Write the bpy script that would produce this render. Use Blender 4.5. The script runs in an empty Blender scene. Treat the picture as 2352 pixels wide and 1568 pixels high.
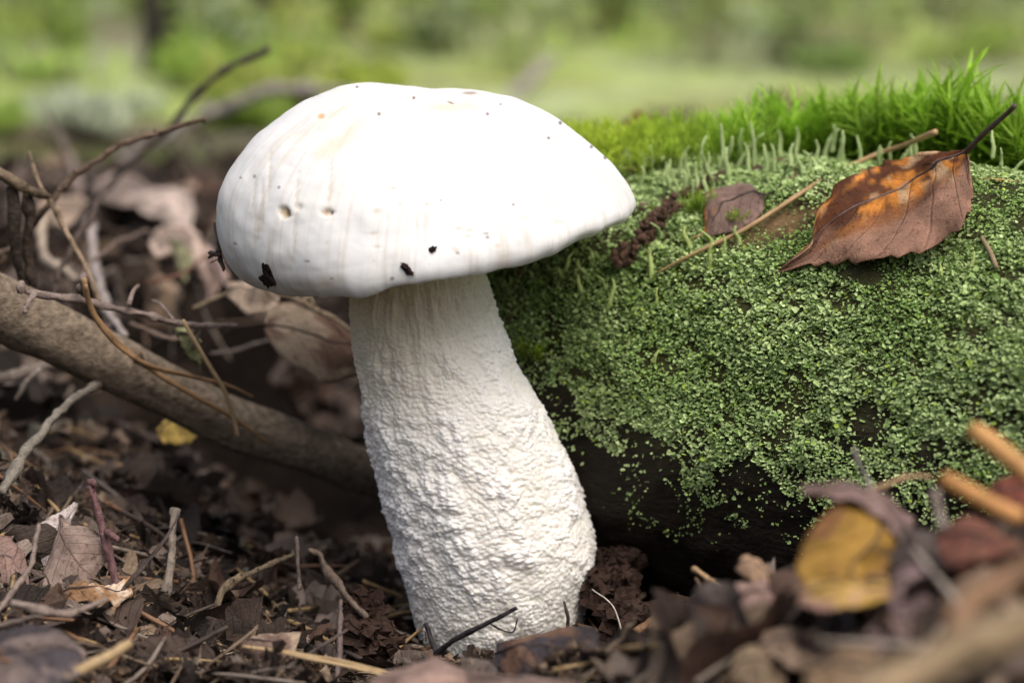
import bpy, math, random
import numpy as np
from mathutils import Vector, Matrix, Euler

# ------------------------------------------------------------------ camera, sky, sun, exposure
# All layout numbers below are in centimetres; meshes are written in metres (S).
S = 0.01
sc = bpy.context.scene
COL = sc.collection
PITCH = math.radians(10.0)
CAM = np.array([0.0, -55.0, 17.6])
FPX = 50.0 / 22.3 * 2352.0            # focal length in pixels of a 2352 px wide picture
cam_d = bpy.data.cameras.new('camera')
cam = bpy.data.objects.new('camera', cam_d); COL.objects.link(cam)
cam.location = CAM * S
cam.rotation_euler = (math.radians(90) - PITCH, 0, 0)
cam_d.lens = 50; cam_d.sensor_width = 22.3
cam_d.clip_start = 0.01; cam_d.clip_end = 2000
cam_d.dof.use_dof = True; cam_d.dof.focus_distance = 0.532
cam_d.dof.aperture_fstop = 6.0
sc.camera = cam

SUN_EL, SUN_AZ = math.radians(62), math.radians(148)   # azimuth clockwise from +Y: right, a little behind the camera
w = bpy.data.worlds.new('World'); sc.world = w; w.use_nodes = True
nt = w.node_tree; nt.nodes.clear()
sky = nt.nodes.new('ShaderNodeTexSky'); sky.sky_type = 'NISHITA'; sky.sun_disc = False
sky.sun_elevation = SUN_EL; sky.sun_rotation = SUN_AZ
sky.dust_density = 8.0; sky.air_density = 0.8; sky.ozone_density = 0.6
bg = nt.nodes.new('ShaderNodeBackground'); bg.inputs['Strength'].default_value = 0.11
wo = nt.nodes.new('ShaderNodeOutputWorld')
nt.links.new(sky.outputs[0], bg.inputs[0]); nt.links.new(bg.outputs[0], wo.inputs[0])
sl = bpy.data.lights.new('sun', 'SUN'); sl.energy = 1.7; sl.angle = math.radians(70); sl.color = (1, 0.98, 0.95)
so = bpy.data.objects.new('sun', sl); COL.objects.link(so)
sd = Vector((math.cos(SUN_EL) * math.sin(SUN_AZ), math.cos(SUN_EL) * math.cos(SUN_AZ), math.sin(SUN_EL)))
so.rotation_euler = sd.to_track_quat('Z', 'Y').to_euler()
sc.view_settings.view_transform = 'Standard'; sc.view_settings.look = 'None'
sc.view_settings.gamma = 1.0; sc.view_settings.use_curve_mapping = False
sc.view_settings.exposure = 0.42
sc.cycles.use_denoising = True
sc.cycles.max_bounces = 6; sc.cycles.diffuse_bounces = 4; sc.cycles.transmission_bounces = 3

rng = np.random.default_rng(11)
random.seed(11)

# ------------------------------------------------------------------ pixels <-> points
FW = np.array([0, math.cos(PITCH), -math.sin(PITCH)]); UPV = np.array([0, math.sin(PITCH), math.cos(PITCH)])
def ray(px, py):
    px = np.asarray(px, float); py = np.asarray(py, float)
    d = FW + np.multiply.outer((px - 1176) / FPX, [1., 0, 0]) + np.multiply.outer((784 - py) / FPX, UPV)
    return d
def P(px, py, D):
    """point seen at (px, py) whose horizontal distance in front of the camera is D cm"""
    d = ray(px, py)
    return CAM + d * (np.asarray(D, float) / d[..., 1])[..., None]
def proj(p):
    q = np.asarray(p, float) - CAM
    dep = q @ FW
    return 1176 + FPX * q[..., 0] / dep, 784 - FPX * (q @ UPV) / dep, dep

# ------------------------------------------------------------------ noise
def _h(ix, iy, iz, seed):
    n = (ix.astype(np.int64) * 374761393 + iy.astype(np.int64) * 668265263 + iz.astype(np.int64) * 2147483647 + seed * 1274126177) & 0xFFFFFFFF
    n = ((n ^ (n >> 13)) * 1274126177) & 0xFFFFFFFF
    n = ((n ^ (n >> 16)) * 2246822519) & 0xFFFFFFFF
    return ((n ^ (n >> 15)) & 0xFFFFFF) / float(0xFFFFFF)
def vn(x, y, z=0.0, seed=0):
    x, y, z = np.broadcast_arrays(np.asarray(x, float), np.asarray(y, float), np.asarray(z, float))
    ix, iy, iz = np.floor(x), np.floor(y), np.floor(z)
    fx, fy, fz = x - ix, y - iy, z - iz
    fx, fy, fz = [f * f * f * (f * (f * 6 - 15) + 10) for f in (fx, fy, fz)]
    r = 0
    for a in (0, 1):
        for b in (0, 1):
            for c in (0, 1):
                r = r + _h(ix + a, iy + b, iz + c, seed) * (fx if a else 1 - fx) * (fy if b else 1 - fy) * (fz if c else 1 - fz)
    return r * 2 - 1
def fbm(x, y, z=0.0, seed=0, o=4):
    r, a, f = 0, 1.0, 1.0
    for k in range(o):
        r = r + a * vn(x * f, y * f, np.asarray(z) * f, seed + k); a *= 0.5; f *= 2.03
    return r
def sstep(a, b, x):
    t = np.clip((np.asarray(x, float) - a) / (b - a), 0, 1); return t * t * (3 - 2 * t)

# ------------------------------------------------------------------ mesh helpers
def mk_mesh(name, V, F, mats, col=None, uv=None, smooth=True):
    V = np.asarray(V, float) * S
    me = bpy.data.meshes.new(name)
    if isinstance(F, np.ndarray):
        k = F.shape[1]; n = len(F)
        me.vertices.add(len(V)); me.vertices.foreach_set('co', V.astype(np.float32).ravel())
        me.loops.add(n * k); me.loops.foreach_set('vertex_index', F.astype(np.int32).ravel())
        me.polygons.add(n); me.polygons.foreach_set('loop_start', np.arange(n, dtype=np.int32) * k)
        me.update(calc_edges=True)
    else:
        me.from_pydata([tuple(v) for v in V], [], [tuple(int(i) for i in f) for f in F]); me.update()
    if col is not None:
        c = np.ones((len(V), 4), np.float32); c[:, :3] = col
        at = me.color_attributes.new('col', 'FLOAT_COLOR', 'POINT'); at.data.foreach_set('color', c.ravel())
    if uv is not None:
        l = me.uv_layers.new(name='UVMap')
        vi = np.empty(len(me.loops), np.int32); me.loops.foreach_get('vertex_index', vi)
        l.data.foreach_set('uv', np.asarray(uv, np.float32)[vi].ravel())
    me.polygons.foreach_set('use_smooth', np.full(len(me.polygons), bool(smooth)))
    for m in (mats if isinstance(mats, (list, tuple)) else [mats]):
        me.materials.append(m)
    return me
def tag(o, label=None, cat=None, group=None, kind=None):
    if label: o['label'] = label
    if cat: o['category'] = cat
    if group: o['group'] = group
    if kind: o['kind'] = kind
    return o
def thing(name, origin, label, cat, group=None):
    o = bpy.data.objects.new(name, None); COL.objects.link(o)
    o.empty_display_size = 0.01
    o.location = np.asarray(origin, float) * S
    o['org'] = [float(c) for c in origin]
    return tag(o, label, cat, group)
def part(name, V, F, mat, parent, col=None, uv=None, smooth=True, color=None):
    V = np.asarray(V, float) - np.array(list(parent['org']))
    o = bpy.data.objects.new(name, mk_mesh(name, V, F, mat, col, uv, smooth)); COL.objects.link(o)
    o.parent = parent; o['org'] = list(parent['org'])
    if color is not None: o.color = (*color, 1)
    return o
def solo(name, V, F, mat, label=None, cat=None, group=None, kind=None, col=None, uv=None, smooth=True, color=None, origin=None):
    V = np.asarray(V, float)
    if origin is None: origin = np.array([V[:, 0].mean(), V[:, 1].mean(), V[:, 2].min()])
    o = bpy.data.objects.new(name, mk_mesh(name, V - origin, F, mat, col, uv, smooth)); COL.objects.link(o)
    o.location = np.asarray(origin) * S
    o['org'] = [float(c) for c in origin]
    if color is not None: o.color = (*color, 1)
    return tag(o, label, cat, group, kind)
def clone(o, parent=None):
    c = o.copy(); COL.objects.link(c)
    if parent is not None: c.parent = parent
    for ch in list(o.children): clone(ch, c)
    return c

def catmull(pts, n):
    p = np.asarray(pts, float)
    if len(p) == 2:
        t = np.linspace(0, 1, n)[:, None]; return p[0] * (1 - t) + p[1] * t
    q = np.vstack([2 * p[0] - p[1], p, 2 * p[-1] - p[-2]])
    seg = np.linalg.norm(np.diff(p[:, :3], axis=0), axis=1); cs = np.concatenate([[0], np.cumsum(seg)])
    out = []
    for t in np.linspace(0, cs[-1], n):
        i = min(int(np.searchsorted(cs, t, 'right')) - 1, len(p) - 2)
        u = (t - cs[i]) / max(seg[i], 1e-9)
        a, b, c, d = q[i], q[i + 1], q[i + 2], q[i + 3]
        out.append(0.5 * ((2 * b) + (c - a) * u + (2 * a - 5 * b + 4 * c - d) * u * u + (3 * b - a - 3 * c + d) * u ** 3))
    return np.array(out)
def tube(pts, rad, n=None, k=7, rough=0.12, wob=0.0, seed=0, knots=0.0, flat=1.0):
    """round stick through pts (cm); rad: one radius, (start, end) or list"""
    pts = np.asarray(pts, float)
    L = np.linalg.norm(np.diff(pts, axis=0), axis=1).sum()
    rad = np.atleast_1d(np.asarray(rad, float))
    if n is None: n = int(np.clip(L / max(rad.mean() * 1.2, 0.06), 5, 70))
    c = catmull(pts, n); t = np.linspace(0, 1, n)
    r = np.interp(t, np.linspace(0, 1, len(rad)), rad)
    if wob: 
        for ax in range(3): c[:, ax] += wob * vn(t * L / 0.8, seed * 3.7 + ax * 9.1, 0, seed)
    if knots: r = r * (1 + knots * np.maximum(0, vn(t * L / 0.35, seed * 1.3, 0, seed + 5)) ** 1)
    tg = np.gradient(c, axis=0); tg /= np.linalg.norm(tg, axis=1)[:, None] + 1e-9
    ref = np.array([0, 0, 1.0]) if abs(tg[0][2]) < 0.9 else np.array([1.0, 0, 0])
    V = []; nrm = np.cross(ref, tg[0]); nrm /= np.linalg.norm(nrm)
    ang = np.arange(k) * 2 * math.pi / k
    for i in range(n):
        nrm = nrm - tg[i] * (nrm @ tg[i]); nrm /= np.linalg.norm(nrm) + 1e-9
        b = np.cross(tg[i], nrm)
        rr = r[i] * (1 + rough * vn(np.cos(ang) * 1.5 + seed, np.sin(ang) * 1.5, t[i] * L / max(r[i] * 2.5, .05), seed))
        V.append(c[i] + np.outer(np.cos(ang) * rr, nrm) + np.outer(np.sin(ang) * rr * flat, b))
    V = np.vstack(V)
    F = []
    for i in range(n - 1):
        for j in range(k):
            F.append((i * k + j, i * k + (j + 1) % k, (i + 1) * k + (j + 1) % k, (i + 1) * k + j))
    b0 = len(V); V = np.vstack([V, c[0] - tg[0] * r[0] * .4, c[-1] + tg[-1] * r[-1] * .4])
    for j in range(k):
        F.append((b0, (j + 1) % k, j)); F.append((b0 + 1, (n - 1) * k + j, (n - 1) * k + (j + 1) % k))
    return V, F
def join(parts):
    V, F, o = [], [], 0
    for v, f in parts:
        V.append(np.asarray(v)); F += [tuple(i + o for i in q) for q in f]; o += len(v)
    return np.vstack(V), F
def grid_faces(nu, nv, wrap=False):
    i, j = np.meshgrid(np.arange(nu - 1), np.arange(nv if wrap else nv - 1), indexing='ij')
    j2 = (j + 1) % nv
    return np.stack([i * nv + j, (i + 1) * nv + j, (i + 1) * nv + j2, i * nv + j2], -1).reshape(-1, 4)

# ------------------------------------------------------------------ materials
class NT:
    def __init__(s, name):
        s.m = bpy.data.materials.new(name); s.m.use_nodes = True
        s.t = s.m.node_tree; s.t.nodes.clear()
        s.out = s.t.nodes.new('ShaderNodeOutputMaterial')
    def n(s, ty, **kw):
        nd = s.t.nodes.new('ShaderNode' + ty)
        for k, v in kw.items(): setattr(nd, k, v)
        return nd
    def set(s, nd, key, v):
        i = nd.inputs[key]
        if hasattr(v, 'is_output'): s.t.links.new(v, i)
        elif v is not None: i.default_value = (*v, 1) if (isinstance(v, tuple) and len(v) == 3 and i.type == 'RGBA') else v
    def math(s, op, a, b=None, c=None, clamp=False):
        nd = s.n('Math', operation=op, use_clamp=clamp)
        for i, v in enumerate((a, b, c)):
            if v is not None: s.set(nd, i, v)
        return nd.outputs[0]
    def mix(s, f, a, b, mode='MIX'):
        nd = s.n('Mix', data_type='RGBA', blend_type=mode)
        s.set(nd, 0, f); s.set(nd, 6, a); s.set(nd, 7, b)
        return nd.outputs[2]
    def coord(s, kind='Object', scale=(1, 1, 1)):
        tc = s.n('TexCoord'); mp = s.n('Mapping')
        s.t.links.new(tc.outputs[kind], mp.inputs[0])
        k = 100.0 if kind == 'Object' else 1.0        # object space back to centimetres
        mp.inputs['Scale'].default_value = tuple(c * k for c in scale)
        return mp.outputs[0]
    def noise(s, vec, scale, detail=4, rough=0.55, dist=0.0):
        nd = s.n('TexNoise'); s.set(nd, 'Vector', vec); s.set(nd, 'Scale', scale); s.set(nd, 'Detail', detail)
        s.set(nd, 'Roughness', rough); s.set(nd, 'Distortion', dist)
        return nd.outputs[0]
    def ramp(s, f, *stops):
        nd = s.n('ValToRGB'); e = nd.color_ramp.elements
        while len(e) < len(stops): e.new(0.5)
        for k, (p, c) in enumerate(stops):
            e[k].position = p; e[k].color = (*c, 1) if isinstance(c, tuple) else (c, c, c, 1)
        s.set(nd, 0, f); return nd.outputs[0]
    def attr(s, name='col'):
        nd = s.n('Attribute', attribute_name=name); return nd.outputs[0]
    def ocol(s):
        return s.n('ObjectInfo').outputs['Color']
    def orand(s):
        return s.n('ObjectInfo').outputs['Random']
    def bump(s, h, strength=0.5, dist=0.02):
        nd = s.n('Bump'); s.set(nd, 'Height', h); s.set(nd, 'Strength', strength); s.set(nd, 'Distance', dist * S)
        return nd.outputs[0]
    def bsdf(s, color, rough=0.6, spec=0.3, normal=None, trans=0.0, tcol=None, sss=0.0, sss_r=(1, .8, .6), sss_s=0.003, sheen=0.0):
        b = s.n('BsdfPrincipled')
        s.set(b, 'Base Color', color); s.set(b, 'Roughness', rough); s.set(b, 'Specular IOR Level', spec)
        if sss:
            s.set(b, 'Subsurface Weight', sss); b.inputs['Subsurface Radius'].default_value = sss_r; s.set(b, 'Subsurface Scale', sss_s)
        if sheen: s.set(b, 'Sheen Weight', sheen)
        if normal is not None: s.set(b, 'Normal', normal)
        o = b.outputs[0]
        if trans:
            t = s.n('BsdfTranslucent'); s.set(t, 'Color', tcol if tcol is not None else color)
            mx = s.n('MixShader'); s.set(mx, 0, trans); s.t.links.new(o, mx.inputs[1]); s.t.links.new(t.outputs[0], mx.inputs[2]); o = mx.outputs[0]
        s.t.links.new(o, s.out.inputs[0]); return s.m

def m_cap():
    k = NT('cap_skin'); v = k.coord('UV', (1, 1, 1)); o = k.coord()
    st = k.noise(k.coord('UV', (170, 1.6, 1)), 1.0, 3, .6)
    base = k.mix(k.ramp(st, (.48, 0.), (.74, .65)), (.73, .74, .745), (.58, .53, .44))
    big = k.noise(o, .42, 5, .62, .6)
    base = k.mix(k.ramp(big, (.50, 0.), (.76, .55)), base, (.60, .54, .43))
    sp = k.noise(o, 5.5, 2, .5)
    base = k.mix(k.ramp(sp, (.70, 0.), (.76, .35)), base, (.55, .45, .36))
    at = k.attr()
    base = k.mix(1.0, base, at, 'MULTIPLY')
    h = k.math('ADD', k.math('MULTIPLY', k.noise(o, 9, 4, .6), 1.0), k.math('MULTIPLY', st, .5))
    return k.bsdf(base, .55, .25, k.bump(h, .22, .02), sss=.2, sss_s=.0015)
def m_stem():
    k = NT('stem_flesh'); o = k.coord()
    base = k.attr()
    f = k.noise(o, 22, 3, .6)
    base = k.mix(k.ramp(f, (.35, .35), (.6, 0.)), base, (.72, .64, .48))
    return k.bsdf(base, .6, .25, k.bump(f, .35, .03), sss=.55, sss_s=.0016, sss_r=(1, .9, .78))
def m_pores():
    k = NT('pore_flesh'); o = k.coord()
    f = k.noise(o, 14, 2, .5)
    return k.bsdf(k.ramp(f, (.3, (.52, .45, .33)), (.6, (.72, .67, .55))), .7, .2, k.bump(f, .6, .05), sss=.2)
def m_attr(name, rough=.7, spec=.25, trans=0., nscale=12, lo=.7, hi=1.2, bump=.3, bd=.03):
    k = NT(name); o = k.coord(); f = k.noise(o, nscale, 3, .6)
    c = k.mix(1.0, k.attr(), k.ramp(f, (.3, lo), (.7, hi)), 'MULTIPLY')
    return k.bsdf(c, rough, spec, k.bump(f, bump, bd) if bump else None, trans)
def m_wood_log():
    k = NT('rotten_wet_wood'); o = k.coord()
    f = k.noise(o, 1.1, 6, .65, .4); g = k.noise(k.coord('Object', (3, 3, 9)), 1, 4, .6)
    c = k.mix(f, (.005, .004, .003), (.020, .014, .009))
    c = k.mix(k.ramp(g, (.58, 0.), (.75, .5)), c, (.045, .03, .018))
    c = k.mix(1.0, c, k.attr(), 'MULTIPLY')
    return k.bsdf(c, .6, .2, k.bump(k.math('ADD', f, g), .7, .15))
def m_ocol(name, rough=.65, spec=.25, scale=(1, 1, 1), nscale=4, lo=.55, hi=1.35, dark=(.25, .2, .17), bump=.5, bd=.03, trans=0.):
    k = NT(name); o = k.coord('Object', scale); f = k.noise(o, nscale, 5, .62)
    c = k.mix(1.0, k.ocol(), k.ramp(f, (.28, lo), (.72, hi)), 'MULTIPLY')
    g = k.noise(o, nscale * 2.7, 3, .6)
    c = k.mix(k.ramp(g, (.58, 0.), (.70, .75)), c, k.mix(1.0, c, dark, 'MULTIPLY'))
    return k.bsdf(c, rough, spec, k.bump(k.math('ADD', f, g), bump, bd), trans)
def m_leaf(name='dead_leaf_tissue', hero=False):
    k = NT(name); o = k.coord()
    tc = k.n('TexCoord'); sep = k.n('SeparateXYZ'); k.t.links.new(tc.outputs['UV'], sep.inputs[0])
    u, v = sep.outputs[0], sep.outputs[1]
    av = k.math('ABSOLUTE', k.math('SUBTRACT', k.math('MULTIPLY', v, 2.0), 1.0))
    ph = k.math('FRACT', k.math('MULTIPLY', k.math('SUBTRACT', u, k.math('MULTIPLY', av, .28)), 7.0))
    vein = k.math('SUBTRACT', 1.0, k.math('MULTIPLY', k.math('ABSOLUTE', k.math('SUBTRACT', ph, .5)), 14.0), clamp=True)
    rib = k.math('SUBTRACT', 1.0, k.math('MULTIPLY', av, 28.0), clamp=True)
    vein = k.math('MAXIMUM', vein, rib)
    net = k.n('TexVoronoi', feature='DISTANCE_TO_EDGE'); k.set(net, 'Vector', o); k.set(net, 'Scale', 9.0)
    nete = k.math('SUBTRACT', 1.0, k.math('MULTIPLY', net.outputs[0], 9.0), clamp=True)
    f = k.noise(o, .9, 6, .62, .3); g = k.noise(o, 7, 3, .6)
    base = k.attr() if hero else k.ocol()
    c = k.mix(1.0, base, k.ramp(f, (.28, .5), (.70, 1.4)), 'MULTIPLY')
    c = k.mix(k.ramp(g, (.56, 0.), (.68, .65)), c, k.mix(1.0, c, (.4, .33, .3), 'MULTIPLY'))
    c = k.mix(k.ramp(k.noise(o, 26, 2, .5), (.35, .3), (.55, 0.)), c, k.mix(1.0, c, (.5, .45, .42), 'MULTIPLY'))
    c = k.mix(k.math('MULTIPLY', vein, .22 if hero else .4), c, k.mix(1.0, c, (.45, .38, .34), 'MULTIPLY'))
    h = k.math('ADD', k.math('MULTIPLY', vein, -.9), k.math('ADD', k.math('MULTIPLY', nete, -.35), k.math('MULTIPLY', g, .8)))
    return k.bsdf(c, .68, .2, k.bump(h, .7, .035), .18)
def m_soil():
    k = NT('forest_soil'); o = k.coord()
    f = k.noise(o, .35, 8, .7, .3); g = k.noise(o, 3.5, 5, .7)
    c = k.mix(1.0, k.attr(), k.ramp(f, (.25, .45), (.72, 1.5)), 'MULTIPLY')
    c = k.mix(1.0, c, k.ramp(g, (.3, .55), (.7, 1.35)), 'MULTIPLY')
    return k.bsdf(c, .95, .03, k.bump(k.math('ADD', f, g), .8, .2))
def m_plant():
    k = NT('plant_leaf'); o = k.coord(); f = k.noise(o, .25, 3, .6)
    c = k.mix(1.0, k.ocol(), k.ramp(f, (.3, .65), (.7, 1.3)), 'MULTIPLY')
    return k.bsdf(c, .5, .3, None, .45)
MAT = dict(cap=m_cap(), stem=m_stem(), pores=m_pores(), wood=m_wood_log(), soil=m_soil(), plant=m_plant(),
    lichen=m_attr('lichen_thallus', .9, .04, .10, 16, .8, 1.18, .3, .02),
    moss=m_attr('moss_leaf', .5, .3, .42, 6, .8, 1.2, 0),
    crumb=m_attr('soil_crumb', .8, .12, 0, 9, .6, 1.3, .5, .04),
    stalk=m_ocol('lichen_stalk', .85, .1, (1, 1, 1), 14, .8, 1.15, (.75, .8, .7), .8, .03),
    leaf=m_leaf(), hero=m_leaf('stained_leaf_tissue', True),
    twig=m_ocol('twig_bark', .65, .25, (1, 1, 1), 3.2, .55, 1.45, (.25, .22, .2), .9, .06),
    branch=m_ocol('branch_bark', .75, .2, (1, 1, 1.6), 4.5, .35, 1.6, (.3, .26, .22), .9, .06),
    needle=m_ocol('needle', .5, .35, (1, 1, 1), 2.0, .7, 1.25, (.45, .35, .3), .2, .01),
    trunk=m_ocol('tree_bark', .85, .15, (1, 1, .3), .35, .6, 1.3, (.5, .45, .4), .8, .6))

# ------------------------------------------------------------------ terrain
_ctl = [(1130,1500,55),(60,1300,52),(250,1400,51),(500,1440,53),(750,1470,54),(950,1510,54),
        (100,1568,44),(500,1580,46),(900,1600,47),(1300,1585,48),(1600,1530,49),
        (1500,1450,53),(1650,1430,54),(1800,1430,48),(1950,1390,43),(2120,1330,41),(2352,1290,40),(2200,1600,31),(1900,1600,36),
        (700,1250,65),(820,1180,71),(560,1120,69),(400,1150,64),(100,1130,62),(50,800,74),(450,830,77),(800,1000,78),(620,960,77),(300,650,81),(100,600,83),(600,650,81),(720,880,80),
        (100,425,115),(450,425,115),(-300,500,100)]
_cp = [P(*c) for c in _ctl] + [np.array(c, float) for c in
        [(0,-45,4),(-15,-42,4.5),(13,-44,7),(20,-25,6),(-16,0,7.0),(-25,-10,6),(5,30,3),(20,20,4),(30,0,4),(0,48,5),(30,50,5),(3,8,-.6),(9,2,-.4),(16,-4,.3),
         (-40,20,6),(45,30,5),(-40,70,5),(0,90,5),(45,90,5),(-30,130,5),(30,130,5)]]
_cp = np.array(_cp)
def _phi(r): return np.sqrt(r * r + 4.0)
_A = _phi(np.linalg.norm(_cp[:, None, :2] - _cp[None, :, :2], axis=2))
_W = np.linalg.solve(np.block([[_A, np.ones((len(_cp), 1))], [np.ones((1, len(_cp))), np.zeros((1, 1))]]), np.append(_cp[:, 2], 0))
def ground(x, y):
    x = np.asarray(x, float); y = np.asarray(y, float)
    r = np.sqrt((x[..., None] - _cp[:, 0]) ** 2 + (y[..., None] - _cp[:, 1]) ** 2)
    z = _phi(r) @ _W[:-1] + _W[-1]
    far = sstep(90, 160, np.hypot(x, y))
    near = np.exp(-((x) ** 2 + (y) ** 2) / 30.0)
    z = z * (1 - far) + far * 5.0
    z = z + (1 - far) * (1 - .8 * near) * (.55 * fbm(x / 4.0, y / 4.0, 0, 3, 3) + .15 * fbm(x / .7, y / .7, 0, 9, 3))
    z = z + far * (3.0 * fbm(x / 60, y / 60, 0, 21, 4)) + sstep(800, 4000, np.hypot(x, y)) * 60 * fbm(x / 900, y / 900, 0, 33, 3)
    return z
def gnormal(x, y, e=.6):
    n = np.stack([ground_fast(x - e, y) - ground_fast(x + e, y), ground_fast(x, y - e) - ground_fast(x, y + e), np.full(np.shape(x), 2 * e)], -1)
    return n / np.linalg.norm(n, axis=-1)[..., None]
def hit_ground(px, py, t0=24.0, t1=420.0, n=260):
    """first crossing of the view rays with the ground (vectorised); nan where none"""
    d = ray(np.atleast_1d(px), np.atleast_1d(py))
    ts = t0 * (t1 / t0) ** np.linspace(0, 1, n)
    q = CAM + d[:, None, :] * ts[None, :, None]
    f = q[..., 2] - ground_fast(q[..., 0], q[..., 1])
    s = (f[:, 1:] < 0) & (f[:, :-1] >= 0)
    ok = s.any(1); i = s.argmax(1); r = np.arange(len(d))
    a, b = f[r, i], f[r, i + 1]; t = ts[i] + (ts[i + 1] - ts[i]) * a / np.where(a - b == 0, 1, a - b)
    out = CAM + d * t[:, None]; out[~ok] = np.nan
    return out
def axis_coords(c, fine, step, lim, ratio=1.09):
    a = list(np.arange(-fine, fine + 1e-6, step)); s = step; v = fine
    while v < lim:
        s *= ratio; v += s; a = [-v] + a + [v]
    return np.array(a) + c
gx = axis_coords(0, 24, .22, 30000, 1.10); gy = axis_coords(-4, 34, .22, 30000, 1.10)
GX, GY = np.meshgrid(gx, gy, indexing='ij')
GZ = np.empty_like(GX)
for i in range(0, len(gx), 40): GZ[i:i + 40] = ground(GX[i:i + 40], GY[i:i + 40])
def ground_fast(x, y):
    x = np.asarray(x, float); y = np.asarray(y, float)
    i = np.clip(np.searchsorted(gx, x) - 1, 0, len(gx) - 2); j = np.clip(np.searchsorted(gy, y) - 1, 0, len(gy) - 2)
    u = (x - gx[i]) / (gx[i + 1] - gx[i]); v = (y - gy[j]) / (gy[j + 1] - gy[j])
    return GZ[i, j] * (1 - u) * (1 - v) + GZ[i + 1, j] * u * (1 - v) + GZ[i, j + 1] * (1 - u) * v + GZ[i + 1, j + 1] * u * v
dist = np.hypot(GX, GY)
n1 = fbm(GX / 30, GY / 30, 0, 51, 4); n2 = fbm(GX / 14, GY / 14, 0, 61, 3)
humus = np.array([.008, .006, .0048]); litter = np.array([.15, .11, .085]); mossy = np.array([.31, .38, .12]); mint = np.array([.38, .43, .28])
gc = humus + (litter - humus) * np.clip(.05 + .3 * fbm(GX / 2.2, GY / 2.2, 0, 71, 3), 0, 1)[..., None] * .6
fm = sstep(62, 120, dist)[..., None]
farc = litter + (mossy - litter) * sstep(-.95, -.1, n1)[..., None]
farc = farc + (mint - farc) * (sstep(-.2, .7, n2) * .5)[..., None]
n3 = fbm(GX / 75, GY / 110, 0, 81, 3); farc = farc * (1 + .15 * n3)[..., None]
gc = gc * (1 - fm) + farc * fm
V = np.stack([GX, GY, GZ], -1).reshape(-1, 3)
tag(solo('ground', V, grid_faces(len(gx), len(gy))[:, ::-1], MAT['soil'], col=gc.reshape(-1, 3), origin=np.zeros(3)),
    'dark humus forest floor turning to green moss farther back', 'ground', kind='structure')

# ------------------------------------------------------------------ fallen log geometry
LA = np.array([2.7, 8.2, 5.4]); LD = np.array([.766, -.643, 0.]); LF = np.array([-.643, -.766, 0.]); LR = 6.5
def log_R(X, a):
    X = np.asarray(X, float)
    return LR * (1 + .06 * vn(X / 5, np.cos(a) * 1.3, np.sin(a) * 1.3, 4) + .03 * vn(X / 1.6, np.cos(a) * 4, np.sin(a) * 4, 6)) - .03 * np.abs(X - 6)
def log_pt(X, a, lift=0.0):
    X, a = np.broadcast_arrays(np.asarray(X, float), np.asarray(a, float))
    R = log_R(X, a) + lift
    off = (np.cos(a) * R)[..., None] * LF + (np.sin(a) * R)[..., None] * np.array([0, 0, 1.])
    tau = (X - LA[0] - off[..., 0]) / LD[0]
    return LA + off + tau[..., None] * LD
def log_nrm(X, a, e=.05):
    du = log_pt(X + e, a) - log_pt(X - e, a); dv = log_pt(X, a + e) - log_pt(X, a - e)
    n = np.cross(dv, du); n /= np.linalg.norm(n, axis=-1)[..., None]
    s = np.sign(np.sum(n * (np.cos(a)[..., None] * LF + np.sin(a)[..., None] * np.array([0, 0, 1.])), -1))
    return n * s[..., None]
def log_Xa(p):
    q = p - LA; return p[..., 0], np.arctan2(q[..., 2], q @ LF)
def log_sdf(p):
    q = p - LA; f = q @ LF; z = q[..., 2]
    return np.hypot(f, z) - log_R(p[..., 0], np.arctan2(z, f))
def hit_log(px, py):
    d = ray(np.atleast_1d(px), np.atleast_1d(py)); ts = np.arange(30, 80, .1)
    q = CAM + d[:, None, :] * ts[None, :, None]; f = log_sdf(q)
    s = (f[:, 1:] < 0) & (f[:, :-1] >= 0); i = s.argmax(1); r = np.arange(len(d)); ok = s.any(1)
    i = np.where(ok, i, f.argmin(1).clip(0, len(ts) - 2))
    return CAM + d * ts[i][:, None]
def hl(px, py, lift=0.0):
    """log surface point seen at a pixel, pulled lift cm towards the camera"""
    p = hit_log(px, py)[0]; v = CAM - p
    return p + v / np.linalg.norm(v) * lift

bpix = np.array([(1150,780),(1200,830),(1290,890),(1400,960),(1500,1030),(1650,1080),(1850,1060),(1950,1000),(2050,1010),(2200,1070),(2352,1110)])
bX, bA = log_Xa(hit_log(bpix[:, 0], bpix[:, 1])); o_ = np.argsort(bX); bX, bA = bX[o_], bA[o_]
def a_low(X): return np.interp(X, bX, bA)

fallen_log = thing('fallen_log', (9, 2, -.5), 'mossy rotten fallen log lying behind the white mushroom', 'log')
Xs = np.linspace(-1.6, 22, 170); As = np.linspace(-math.pi, math.pi, 150, endpoint=False)
XX, AA = np.meshgrid(Xs, As, indexing='ij')
LP = log_pt(XX, AA)
LN = log_nrm(XX, AA)
LP = LP + LN * (.12 * fbm(LP[..., 0] / .8, LP[..., 1] / .8, LP[..., 2] / .5, 15, 3))[..., None]
gm = np.clip(sstep(-.1, .25, AA - np.interp(XX, bX, bA) + .12 * fbm(XX / 1.2, AA * 5, 0, 8, 3)), 0, 1) * (AA < 2.6)
wc = np.ones((*XX.shape, 3)) * np.array([1., .95, .9]); wc = wc * (1 - gm[..., None]) + gm[..., None] * np.array([3., 4.2, 2.0])
px_, py_, _ = proj(LP)
bare = np.exp(-(((px_ - 1790) * .92 + (py_ - 515) * -.38) / 110) ** 2 - (((px_ - 1790) * .38 + (py_ - 515) * .92) / 34) ** 2)
wc = wc * (1 - bare[..., None]) + bare[..., None] * np.array([11., 9.6, 6.8])
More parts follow.
